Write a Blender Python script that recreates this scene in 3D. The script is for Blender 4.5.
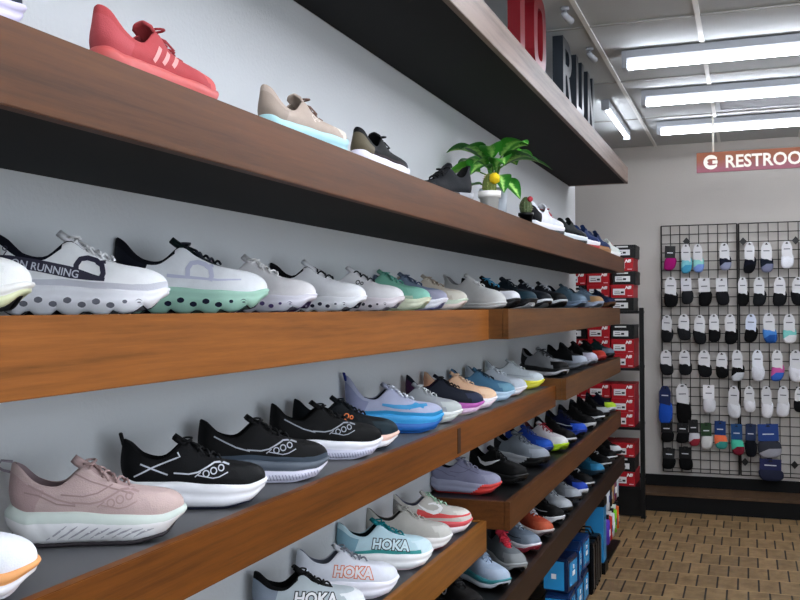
import bpy, bmesh, math, random
from mathutils import Vector, Matrix
from mathutils.bvhtree import BVHTree
PI = math.pi
S = bpy.context.scene
COL = S.collection
for o in list(bpy.data.objects): bpy.data.objects.remove(o)

# ------------------------------------------------------------------ camera
cam_d = bpy.data.cameras.new('camera'); cam_d.sensor_width = 36; cam_d.lens = 943/800*36
cam = bpy.data.objects.new('camera', cam_d); COL.objects.link(cam); S.camera = cam
CX, CZ = 1.19, 1.68                       # the left wall is x = 0, the floor z = 0
yaw, pitch, roll = [math.radians(a) for a in (20.22, .527, -.373)]
Fw = Vector((-math.sin(yaw)*math.cos(pitch), math.cos(yaw)*math.cos(pitch), math.sin(pitch)))
r0 = Vector((math.cos(yaw), math.sin(yaw), 0)); u0 = r0.cross(Fw)
Rt = r0*math.cos(roll)+u0*math.sin(roll); Up = -r0*math.sin(roll)+u0*math.cos(roll)
m = Matrix((Rt, Up, -Fw)).transposed().to_4x4(); m.translation = Vector((CX, 0, CZ))
cam.matrix_world = m
cam_d.clip_start = .05

# ------------------------------------------------------------------ light
W = bpy.data.worlds.new('world'); S.world = W; W.use_nodes = True
W.node_tree.nodes['Background'].inputs[0].default_value = (.78, .87, 1, 1)
W.node_tree.nodes['Background'].inputs[1].default_value = 1.8
S.view_settings.view_transform = 'Standard'; S.view_settings.look = 'None'
S.view_settings.exposure = .45; S.view_settings.gamma = 1
TUBE = 31

# ------------------------------------------------------------------ materials
MATS = {}
def srgb(c):
    if isinstance(c, str): c = tuple(int(c[i:i+2], 16)/255 for i in (0, 2, 4))
    l_ = [(x/12.92 if x <= .04045 else ((x+.055)/1.055)**2.4) for x in c]; k = sum(l_)/3
    k = (k/(k+.03))*1.02 if k < .5 else 1      # contrast curve put into the base colours, darker ones drop most
    return tuple(x*k for x in l_) + (1,)
def mat(c, rough=.6, metal=0, kind='plain', emit=0, spec=.5):
    key = (c, rough, metal, kind, emit, spec)
    if key in MATS: return MATS[key]
    M = bpy.data.materials.new('%s_%s' % (kind, c)); M.use_nodes = True
    nt = M.node_tree; B = nt.nodes['Principled BSDF']; L = nt.links; N = nt.nodes.new
    col = srgb(c)
    B.inputs['Base Color'].default_value = col
    B.inputs['Roughness'].default_value = rough; B.inputs['Metallic'].default_value = metal
    B.inputs['Specular IOR Level'].default_value = spec
    if emit:
        B.inputs['Emission Color'].default_value = col; B.inputs['Emission Strength'].default_value = emit
    def noise(scale, detail=4, vec=None, rough_=.55):
        n = N('ShaderNodeTexNoise'); n.inputs['Scale'].default_value = scale; n.inputs['Detail'].default_value = detail
        n.inputs['Roughness'].default_value = rough_
        if vec: L.new(vec, n.inputs['Vector'])
        return n
    tc = N('ShaderNodeTexCoord')
    def bump(src, st, dist=.002):
        b = N('ShaderNodeBump'); b.inputs['Strength'].default_value = st; b.inputs['Distance'].default_value = dist
        L.new(src, b.inputs['Height']); L.new(b.outputs[0], B.inputs['Normal'])
    def vary(fac, a, b_, to='Base Color'):
        r = N('ShaderNodeMix'); r.data_type = 'RGBA'
        r.inputs[6].default_value = a; r.inputs[7].default_value = b_
        L.new(fac, r.inputs[0]); L.new(r.outputs[2], B.inputs[to]); return r
    def sc(c_, k): return (c_[0]*k, c_[1]*k, c_[2]*k, 1)
    if kind == 'wood': B.inputs['Specular IOR Level'].default_value = .22
    if kind == 'plain': B.inputs['Specular IOR Level'].default_value = .32
    if kind in ('mesh', 'fluff'): B.inputs['Specular IOR Level'].default_value = .22
    if kind == 'mesh':        # knitted shoe textile
        v = N('ShaderNodeTexVoronoi'); v.inputs['Scale'].default_value = 420; L.new(tc.outputs['Object'], v.inputs['Vector'])
        bump(v.outputs['Distance'], .35, .001)
        n = noise(35, 3, tc.outputs['Object']); vary(n.outputs[0], sc(col, .86), sc(col, 1.1))
    elif kind == 'foam':
        n = noise(60, 3, tc.outputs['Object']); vary(n.outputs[0], sc(col, .93), sc(col, 1.03)); bump(n.outputs[0], .1, .001)
    elif kind == 'wood':
        g = N('ShaderNodeNewGeometry'); mp = N('ShaderNodeMapping'); L.new(g.outputs['Position'], mp.inputs[0])
        mp.inputs['Scale'].default_value = (9, 1.1, 16)
        w = noise(1.0, 3, mp.outputs[0]); n2 = N('ShaderNodeMapping'); L.new(g.outputs['Position'], n2.inputs[0])
        n2.inputs['Scale'].default_value = (60, 5, 130)
        fine = noise(1.6, 6, n2.outputs[0], .65)
        add = N('ShaderNodeMath'); add.operation = 'MULTIPLY_ADD'; L.new(fine.outputs[0], add.inputs[0])
        add.inputs[1].default_value = .55; L.new(w.outputs[0], add.inputs[2])
        wave = N('ShaderNodeTexWave'); wave.wave_type = 'BANDS'; wave.bands_direction = 'Z'
        m3 = N('ShaderNodeMapping'); L.new(g.outputs['Position'], m3.inputs[0]); m3.inputs['Scale'].default_value = (3, .55, 6)
        L.new(m3.outputs[0], wave.inputs[0]); wave.inputs['Scale'].default_value = 2.2; wave.inputs['Distortion'].default_value = 9
        wave.inputs['Detail'].default_value = 3; wave.inputs['Detail Scale'].default_value = .8
        a2 = N('ShaderNodeMath'); a2.operation = 'MULTIPLY_ADD'; L.new(wave.outputs['Fac'], a2.inputs[0])
        a2.inputs[1].default_value = .10; L.new(add.outputs[0], a2.inputs[2])
        cr = N('ShaderNodeValToRGB'); L.new(a2.outputs[0], cr.inputs[0]); e = cr.color_ramp.elements
        e[0].position = .5; e[0].color = sc(col, .52); e[1].position = 1.1 if False else 1; e[1].color = sc(col, 1.35)
        k = cr.color_ramp.elements.new(.72); k.color = sc(col, .95)
        L.new(cr.outputs[0], B.inputs['Base Color']); bump(fine.outputs[0], .12, .001)
    elif kind == 'plaster':
        n = noise(90, 5, tc.outputs['Object']); n2 = noise(2.2, 3, tc.outputs['Object'])
        vary(n2.outputs[0], sc(col, .95), sc(col, 1.03)); bump(n.outputs[0], .35, .004)
    elif kind == 'tile':      # ceiling panels
        n = noise(160, 4, tc.outputs['Object']); vary(n.outputs[0], sc(col, .88), sc(col, 1.06)); bump(n.outputs[0], .4, .003)
    elif kind == 'floor':
        g = N('ShaderNodeNewGeometry'); mp = N('ShaderNodeMapping'); L.new(g.outputs['Position'], mp.inputs[0])
        b = N('ShaderNodeTexBrick'); L.new(mp.outputs[0], b.inputs['Vector']); b.offset = .5
        b.inputs['Scale'].default_value = 1; b.inputs['Brick Width'].default_value = .118; b.inputs['Row Height'].default_value = .27
        b.inputs['Mortar Size'].default_value = .0055; b.inputs['Mortar Smooth'].default_value = .2; b.inputs['Bias'].default_value = 0
        b.inputs['Color1'].default_value = sc(col, .8); b.inputs['Color2'].default_value = sc(col, 1.15)
        b.inputs['Mortar'].default_value = (.012, .008, .006, 1)
        n = noise(9, 6, g.outputs['Position'], .7)
        mx = N('ShaderNodeMix'); mx.data_type = 'RGBA'; mx.blend_type = 'MULTIPLY'; mx.inputs[0].default_value = .75
        L.new(b.outputs['Color'], mx.inputs[6])
        cr = N('ShaderNodeValToRGB'); L.new(n.outputs[0], cr.inputs[0]); cr.color_ramp.elements[0].position = .3
        cr.color_ramp.elements[0].color = (.45, .42, .4, 1); cr.color_ramp.elements[1].position = .65
        L.new(cr.outputs[0], mx.inputs[7])
        sp = N('ShaderNodeSeparateXYZ'); L.new(g.outputs['Position'], sp.inputs[0])
        dv = N('ShaderNodeMath'); dv.operation = 'DIVIDE'; L.new(sp.outputs[1], dv.inputs[0]); dv.inputs[1].default_value = .27
        fr = N('ShaderNodeMath'); fr.operation = 'PINGPONG'; L.new(dv.outputs[0], fr.inputs[0]); fr.inputs[1].default_value = .5
        lt = N('ShaderNodeMath'); lt.operation = 'LESS_THAN'; L.new(fr.outputs[0], lt.inputs[0]); lt.inputs[1].default_value = .028
        m2 = N('ShaderNodeMix'); m2.data_type = 'RGBA'; L.new(lt.outputs[0], m2.inputs[0]); L.new(mx.outputs[2], m2.inputs[6])
        m2.inputs[7].default_value = sc(col, 1.15)
        L.new(m2.outputs[2], B.inputs['Base Color']); bump(b.outputs['Fac'], -.3, .002)
    elif kind == 'leaf':
        v = N('ShaderNodeSeparateXYZ'); L.new(tc.outputs['UV'], v.inputs[0])
        n = noise(70, 4, tc.outputs['Object'])
        a = N('ShaderNodeMath'); a.operation = 'SUBTRACT'; a.inputs[1].default_value = .5; L.new(v.outputs[0], a.inputs[0])
        ab = N('ShaderNodeMath'); ab.operation = 'ABSOLUTE'; L.new(a.outputs[0], ab.inputs[0])
        ad = N('ShaderNodeMath'); ad.operation = 'MULTIPLY_ADD'; L.new(n.outputs[0], ad.inputs[0]); ad.inputs[1].default_value = .5; L.new(ab.outputs[0], ad.inputs[2])
        cr = N('ShaderNodeValToRGB'); L.new(ad.outputs[0], cr.inputs[0])
        cr.color_ramp.elements[0].position = .28; cr.color_ramp.elements[0].color = srgb('a9d873')
        cr.color_ramp.elements[1].position = .44; cr.color_ramp.elements[1].color = col
        L.new(cr.outputs[0], B.inputs['Base Color'])
    elif kind == 'sign':      # orange to pink timber panel
        s_ = N('ShaderNodeSeparateXYZ'); L.new(tc.outputs['Generated'], s_.inputs[0])
        n = noise(9, 4, tc.outputs['Generated']); a = N('ShaderNodeMath'); a.operation = 'MULTIPLY_ADD'
        L.new(n.outputs[0], a.inputs[0]); a.inputs[1].default_value = .7; L.new(s_.outputs[2], a.inputs[2])
        cr = N('ShaderNodeValToRGB'); L.new(a.outputs[0], cr.inputs[0])
        cr.color_ramp.elements[0].position = .5; cr.color_ramp.elements[0].color = srgb('a05664')
        cr.color_ramp.elements[1].position = 1.0; cr.color_ramp.elements[1].color = srgb('9c5228')
        L.new(cr.outputs[0], B.inputs['Base Color'])
    elif kind == 'fluff':
        n = noise(250, 5, tc.outputs['Object']); vary(n.outputs[0], sc(col, .75), sc(col, 1.25)); bump(n.outputs[0], .5, .003)
    MATS[key] = M; return M
def white(c='efeff0', r=.5): return mat(c, r)

# ------------------------------------------------------------------ builders
def obj(name, bm, mats, parent=None, smooth=False, loc=None):
    me = bpy.data.meshes.new(name)
    bmesh.ops.recalc_face_normals(bm, faces=bm.faces)
    if smooth:
        for f in bm.faces: f.smooth = True
    bm.to_mesh(me); bm.free()
    for x in (mats if isinstance(mats, (list, tuple)) else [mats]): me.materials.append(x)
    o = bpy.data.objects.new(name, me); COL.objects.link(o)
    if parent: o.parent = parent
    if loc: o.location = loc
    return o
def tag(o, label=None, cat=None, group=None, kind=None):
    if label: o['label'] = label
    if cat: o['category'] = cat
    if group: o['group'] = group
    if kind: o['kind'] = kind
    return o
def thing(name, label, cat, loc=(0, 0, 0), rz=0, group=None, kind=None):
    o = bpy.data.objects.new(name, None); COL.objects.link(o); o.empty_display_size = .05
    o.location = loc; o.rotation_euler = (0, 0, rz)
    return tag(o, label, cat, group, kind)
def new(): return bmesh.new()
def box(bm, x0, x1, y0, y1, z0, z1, mi=0, bev=0):
    r = bmesh.ops.create_cube(bm, size=1)
    vs = r['verts']
    for v in vs:
        v.co = Vector((x0+(v.co.x+.5)*(x1-x0), y0+(v.co.y+.5)*(y1-y0), z0+(v.co.z+.5)*(z1-z0)))
    fs = set(f for v in vs for f in v.link_faces)
    for f in fs: f.material_index = mi
    if bev:
        bmesh.ops.bevel(bm, geom=list(set(e for f in fs for e in f.edges)), offset=bev, segments=2, affect='EDGES', material=mi)
    return bm
def tube(bm, pts, r, n=8, mi=0, closed=False, rs=None, cap=True):
    pts = [Vector(p) for p in pts]; K = len(pts); rings = []
    up = None
    for i, p in enumerate(pts):
        a = pts[(i-1) % K] if (closed or i > 0) else p; b = pts[(i+1) % K] if (closed or i < K-1) else p
        t = (b-a).normalized() if (b-a).length > 1e-9 else Vector((0, 0, 1))
        if up is None: up = Vector((0, 0, 1)) if abs(t.z) < .9 else Vector((1, 0, 0))
        s = t.cross(up).normalized(); up2 = s.cross(t).normalized(); up = up2
        rr = rs[i] if rs else r
        rings.append([bm.verts.new(p+(s*math.cos(2*PI*k/n)+up2*math.sin(2*PI*k/n))*rr) for k in range(n)])
    for i in range(K if closed else K-1):
        A, Bq = rings[i], rings[(i+1) % K]
        for k in range(n):
            f = bm.faces.new((A[k], A[(k+1) % n], Bq[(k+1) % n], Bq[k])); f.material_index = mi; f.smooth = True
    if not closed and cap:
        for R_ in (rings[0][::-1], rings[-1]):
            f = bm.faces.new(R_); f.material_index = mi
    return bm
def lathe(bm, prof, n=24, c=(0, 0, 0), mi=0, cap=True):
    rings = [[bm.verts.new((c[0]+r*math.cos(2*PI*k/n), c[1]+r*math.sin(2*PI*k/n), c[2]+z)) for k in range(n)] for r, z in prof]
    for A, B_ in zip(rings, rings[1:]):
        for k in range(n):
            f = bm.faces.new((A[k], A[(k+1) % n], B_[(k+1) % n], B_[k])); f.material_index = mi; f.smooth = True
    if cap:
        f = bm.faces.new(rings[0][::-1]); f.material_index = mi
        f = bm.faces.new(rings[-1]); f.material_index = mi
    return bm
def prism(bm, poly, axis, a, b, mi=0):
    """poly: 2-D outline; axis: 'x','y','z' extruded from a to b"""
    def P(p, h): return {'x': (h, p[0], p[1]), 'y': (p[0], h, p[1]), 'z': (p[0], p[1], h)}[axis]
    A = [bm.verts.new(P(p, a)) for p in poly]; B_ = [bm.verts.new(P(p, b)) for p in poly]
    n = len(poly)
    fs = [bm.faces.new(A[::-1]), bm.faces.new(B_)]+[bm.faces.new((A[k], A[(k+1) % n], B_[(k+1) % n], B_[k])) for k in range(n)]
    for f in fs: f.material_index = mi
    return bm
FONT_CACHE = {}
def text_mesh(body, size=1, extrude=0, bold=0, sx=1):
    cu = bpy.data.curves.new('t', 'FONT'); cu.body = body; cu.size = size; cu.extrude = extrude; cu.offset = bold
    cu.resolution_u = 3
    t = bpy.data.objects.new('t', cu); COL.objects.link(t)
    dg = bpy.context.evaluated_depsgraph_get(); me = bpy.data.meshes.new_from_object(t.evaluated_get(dg))
    bm = new(); bm.from_mesh(me); bpy.data.objects.remove(t); bpy.data.curves.remove(cu); bpy.data.meshes.remove(me)
    bmesh.ops.triangulate(bm, faces=bm.faces)
    for v in bm.verts: v.co.x *= sx
    return bm
# ------------------------------------------------------------------ room shell
def struct(name, bm, m, smooth=False):
    return tag(obj(name, bm, m, None, smooth), kind='structure')
XW = -.055; YB = 8.38; HC = 3.07; WE = 7.32        # back wall, ceiling height, end of the left wall
struct('floor', box(new(), -1.1, 5.5, -4.5, YB+.1, -.06, 0), mat('a08259', .5, kind='floor'))
CEIL = mat('b6babb', .9, kind='tile')
struct('ceiling', box(new(), -1.1, 5.5, -4.5, YB+.1, HC, HC+.06), CEIL)
PL = mat('d2d4d4', .7, kind='plaster')
struct('wall_left', box(new(), -.19, XW, -4.5, WE, 0, HC), PL)
struct('wall_recess', box(new(), -1.1, -1.0, WE-.2, YB, 0, HC), PL)
struct('wall_recess_front', box(new(), -1.0, -.19, WE-.3, WE-.2, 0, HC), PL)
struct('wall_back', box(new(), -1.0, 5.4, YB, YB+.1, 0, HC), mat('b9b4ad', .75, kind='plaster'))
struct('wall_right', box(new(), 5.4, 5.5, 3.4, YB, 0, HC), PL)
struct('wall_front', box(new(), -.19, 5.5, -4.6, -4.5, 0, HC), PL)
BLK = mat('060607', .85)
# black base of the back wall with its timber ledge
bm = new(); box(bm, .30, 5.4, YB-.02, YB, .15, .245); struct('baseboard_back', bm, BLK)
t = thing('wall_plinth', 'low black plinth with a brown timber top under the sock grid', 'plinth', (0, 0, 0))
obj('body', box(new(), .30, 3.6, 8.03, YB-.021, 0, .13), BLK, t)
obj('timber_top', box(new(), .30, 3.6, 8.02, YB-.021, .13, .15), mat('5d4632', .5, kind='wood'), t)
# ceiling T-bars
TB = mat('dfdfdc', .5)
k = 0
for x in (.46, .98, 1.60, 2.21, 2.82, 3.43, 4.04, 4.65, 5.26):
    k += 1; struct('trim_%d' % k, box(new(), x-.012, x+.012, -4.4, YB, HC-.008, HC), TB)
y = YB-1.25
while y > -4.3:
    k += 1; struct('trim_%d' % k, box(new(), -1.0, 5.4, y-.010, y+.010, HC-.006, HC-.0005), mat('9a9a96', .6)); y -= 1.22
# fluorescent fittings
FW = mat('a4a8ae', .5)
def strip_light(x0, x1, y, label, along='x', tubes=(-.022, .022), lit=True, drop=.078, power=None):
    Ln = x1-x0
    t = thing('fluorescent_light', label, 'ceiling light', (x0, y, HC-.0085), 0 if along == 'x' else PI/2, 'fluorescent strip lights')
    w = .062 if len(tubes) > 1 else .03
    w = .045 if len(tubes) > 1 else .022
    bm = new(); prism(bm, [(-w, 0), (w, 0), (w, -drop*.5), (w*.6, -drop*.72), (-w*.6, -drop*.72), (-w, -drop*.5)], 'x', 0, Ln); obj('housing', bm, FW, t)
    for a in (0, Ln-.02):
        obj('end_cap', box(new(), a-.004, a+.024, -w-.004, w+.004, -drop-.018, .0, bev=.003), FW, t)
    for q in tubes:
        bm = new(); tube(bm, [(.03, q, -drop), (Ln-.03, q, -drop)], .0125, 12)
        obj('tube', bm, mat('f2f6ff', .3, emit=power or TUBE) if lit else FW, t, True)
    return t
HX = .57; FAR = 20
strip_light(HX, HX+2.44, 5.22, 'nearest of the three long double tube lights across the ceiling', power=FAR)
strip_light(HX, HX+2.44, 6.22, 'middle of the three long double tube lights across the ceiling', power=FAR)
strip_light(HX, HX+2.44, 7.30, 'long double tube ceiling light closest to the restrooms sign', power=FAR)
for i, y in enumerate((3.6, 2.6, 1.5, .4, -.8)):
    strip_light(HX, HX+2.44, y, 'long ceiling tube light over the near aisle, %s row before the visible three' % ('first', 'second', 'third', 'fourth', 'fifth', 'sixth')[i])
t = strip_light(0, 1.22, 0, 'short single tube ceiling light near the left wall above the top shelf', along='y', tubes=(0,), drop=.05, power=FAR)
t.location = (.315, 6.35, HC-.0085)
# air vent
t = thing('ceiling_vent', 'grey slatted air vent in the ceiling between the two far tube lights', 'vent', (1.0, 6.52, HC))
obj('frame', box(box(box(box(new(), 0, 1.18, 0, .03, -.018, 0), 0, 1.18, .43, .46, -.018, 0), 0, .03, .03, .43, -.018, 0), 1.15, 1.18, .03, .43, -.018, 0), FW, t)
obj('backing', box(new(), .03, 1.15, .03, .43, -.004, 0), mat('3c3e42', .7), t)
for i in range(9): obj('slat', box(new(), .03, 1.15, .05+i*.042, .067+i*.042, -.014, -.004), mat('a9abb0', .5), t)
# spot heads fixed near the wall above the letters
for (y, lab) in ((4.35, 'small white spotlight fixed to the ceiling above the red letter O'), (5.08, 'small white spotlight fixed to the ceiling beside the dark letter R')):
    t = thing('spotlight', lab, 'spotlight', (.41, y, HC-.0005)); 
    bm = new(); lathe(bm, [(.02, -.015), (.02, 0)], 16); obj('base', bm, FW, t)
    bm = new(); tube(bm, [(0, 0, -.02), (.01, -.02, -.05)], .008); obj('arm', bm, FW, t)
    bm = new(); tube(bm, [(.0, -.04, -.04), (.02, .03, -.06)], .03, 14, rs=[.012, .020]); obj('head', bm, FW, t, True)

# restrooms sign
t = thing('restroom_sign', 'hanging orange and pink timber sign reading RESTROOMS with a white arrow', 'sign', (.852, 7.2, 2.655))
obj('panel', box(new(), 0, 1.08, -.012, .012, 0, .145, bev=.002), mat('b5636f', .55, kind='sign'), t)
bm = text_mesh('RESTROOMS', .125, .002, .0030, .93)
for v in bm.verts: v.co = Vector((v.co.x+.195, -.0145-v.co.z, v.co.y+.028))
obj('lettering', bm, mat('fff6e8', .5), t)
# round white arrow mark: a disc opened on the right by an arrow shaped cut
bm = new(); c = (.10, .072); R1, R2 = .052, .024
n = 28; a0 = .62
outer = [(c[0]+R1*math.cos(a0+(2*PI-2*a0)*i/n), c[1]+R1*math.sin(a0+(2*PI-2*a0)*i/n)) for i in range(n+1)]
inner = []
for i in range(n+1):
    a = a0+(2*PI-2*a0)*i/n; d = R2*(.35+.9*abs(math.sin(a)))
    inner.append((c[0]-.004+d*math.cos(a)*1.25+(.02 if math.cos(a) > .2 else 0), c[1]+d*math.sin(a)*.8))
for (p, q, r_, s_) in zip(outer, outer[1:], inner[1:], inner):
    prism(bm, [p, q, r_, s_], 'y', -.0125, -.0165)
prism(bm, [(c[0]+.045, c[1]+.012), (c[0]+.01, c[1]+.012), (c[0]+.01, c[1]-.012), (c[0]+.045, c[1]-.012)], 'y', -.0125, -.0128)
obj('arrow_mark', bm, mat('fff6e8', .5), t)
for x in (.115, .93):
    bm = new(); tube(bm, [(x, 0, .145), (x, 0, HC-2.655-.008)], .007, 8); obj('hanging_rod', bm, mat('e6e2d4', .5), t, True)

# ------------------------------------------------------------------ shelves
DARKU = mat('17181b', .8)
def shelf(name, label, xf, y0, y1, zb, zt, wood, mat_col, lip=.022, depth0=-.054, y1cap=True, rim_end=True):
    """box shelf: front board, end boards, recessed top mat and dark underside"""
    t = thing(name, label, 'shelf', (depth0, y0, zb)); D = xf-depth0; Ln = y1-y0; H = zt-zb
    wm = mat(wood, .5, kind='wood')
    obj('front_board', box(new(), D-lip, D, 0, Ln, 0, H, bev=.0015), wm, t)
    obj('end_board', box(new(), 0, D-lip-.0005, 0, lip, 0, H, bev=.0015), wm, t)
    obj('end_board', box(new(), 0, D-lip-.0005, Ln-lip, Ln, 0, H, bev=.0015), wm, t)
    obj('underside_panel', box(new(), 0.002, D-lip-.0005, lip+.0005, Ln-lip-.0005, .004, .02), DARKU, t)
    obj('top_mat', box(new(), 0.002, D-lip-.0005, lip+.0005, Ln-lip-.0005, H-.02, H-.004), mat(mat_col, .45), t)
    return t
shelf('wall_shelf', 'topmost broad wall shelf carrying the block letters', CX-.81, -1.5, 7.04, CZ+.903, CZ+1.019, '77665c', '202024')
shelf('wall_shelf', 'long brown wall shelf below the letters, holding the potted plants', CX-.842, -1.5, 7.04, CZ+.250, CZ+.358, '633a19', '202024')
shelf('wall_shelf', 'near orange-brown eye level shelf holding the white cloud-soled shoes', CX-.955, -1.5, 3.6, CZ-.125, CZ-.006, '8f5624', '2b2d32')
shelf('wall_shelf', 'far eye level shelf section running up to the red shoe boxes', CX-.876, 3.6005, 7.04, CZ-.122, CZ-.003, '6b4420', '202226')
shelf('wall_shelf', 'near brown shelf holding the dusty pink shoe and black shoes', CX-.93, -1.5, 4.835, CZ-.508, CZ-.40, '784312', '5c5d60')
shelf('wall_shelf', 'short far shelf section just past the white and yellow shoe', CX-.876, 4.8355, 7.04, CZ-.475, CZ-.365, '6b4420', '1d1f22')
shelf('wall_shelf', 'near lower shelf holding the teal and orange lettered white shoes', CX-.97, -.5, 3.6, CZ-.955, CZ-.835, '875522', '3c3e44')
shelf('wall_shelf', 'far lower shelf section with the lavender and red shoe at its corner', CX-.876, 3.6005, 7.04, CZ-.868, CZ-.758, '663c1a', '0e0f11')
shelf('wall_shelf', 'lowest shelf section above the blue packages near the floor', CX-.852, 2.8, 7.04, CZ-1.19, CZ-1.08, '40281a', '0c0c0e')
# thin dark upright patch on the near middle shelf front
tag(obj('shelf_front_mark', box(new(), 0, .0015, 0, .035, -.095, -.01), mat('4a2a14', .6), loc=(CX-.9295, 3.08, CZ-.40)), 'dark upright mark on the front of the near middle shelf', 'mark')
# ------------------------------------------------------------------ shoes
# every row: outline x, outline y | topline x, y, z | k, z of the shoulder, outward push   (units of shoe length)
CTRL = [
 (1.00, .025,  .700, .003, .300, .34, .292, .020),
 (.985,-.070,  .700,-.014, .300, .36, .292, .018),
 (.925,-.132,  .695,-.030, .304, .40, .295, .016),
 (.80, -.168,  .670,-.046, .314, .48, .305, .014),
 (.66, -.172,  .610,-.054, .332, .70, .318, .014),
 (.50, -.146,  .515,-.064, .378, .85, .335, .014),
 (.36, -.130,  .415,-.072, .432, .85, .345, .012),
 (.22, -.128,  .280,-.090, .336, .85, .285, .010),
 (.105,-.120,  .148,-.086, .362, .80, .285, .014),
 (.032,-.080,  .058,-.056, .446, .80, .310, .020),
 (.005, 0.0,   .020, .000, .470, .80, .320, .022),
 (.032, .080,  .058, .056, .446, .80, .310, .020),
 (.105, .120,  .148, .086, .362, .80, .285, .014),
 (.22,  .126,  .280, .090, .336, .85, .285, .010),
 (.36,  .118,  .415, .072, .432, .85, .345, .012),
 (.50,  .126,  .515, .064, .378, .85, .335, .014),
 (.65,  .156,  .610, .054, .332, .70, .318, .014),
 (.79,  .178,  .670, .048, .314, .48, .305, .014),
 (.91,  .162,  .695, .032, .304, .40, .295, .016),
 (.975, .110,  .700, .018, .300, .36, .292, .018),
]
def crom(P, t):
    n = len(P); i = int(math.floor(t)) % n; f = t-math.floor(t)
    a, b, c, d = P[(i-1) % n], P[i], P[(i+1) % n], P[(i+2) % n]
    return [.5*((2*b[k])+(-a[k]+c[k])*f+(2*a[k]-5*b[k]+4*c[k]-d[k])*f*f+(-a[k]+3*b[k]-3*c[k]+d[k])*f**3) for k in range(len(b))]
def lerp(a, b, t): return a+(b-a)*t
def piece(x, pts):
    if x <= pts[0][0]: return pts[0][1]
    for (a, p), (b, q) in zip(pts, pts[1:]):
        if x <= b:
            f = (x-a)/(b-a); f = f*f*(3-2*f); return p+(q-p)*f
    return pts[-1][1]
def ring_dirs(P):
    n = len(P); out = []
    for i in range(n):
        t = Vector((P[(i+1) % n][0]-P[(i-1) % n][0], P[(i+1) % n][1]-P[(i-1) % n][1])); t.normalize()
        out.append(Vector((-t.y, t.x)))
    c = sum((Vector(p[:2]) for p in P), Vector((0, 0)))/n
    if (Vector(P[0][:2])-c).dot(out[0]) < 0: out = [-o for o in out]
    return out
def bridge(bm, A, B, mi=0, mf=None):
    n = len(A)
    for k in range(n):
        f = bm.faces.new((A[k], A[(k+1) % n], B[(k+1) % n], B[k])); f.material_index = mf(k) if mf else mi; f.smooth = True

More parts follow.
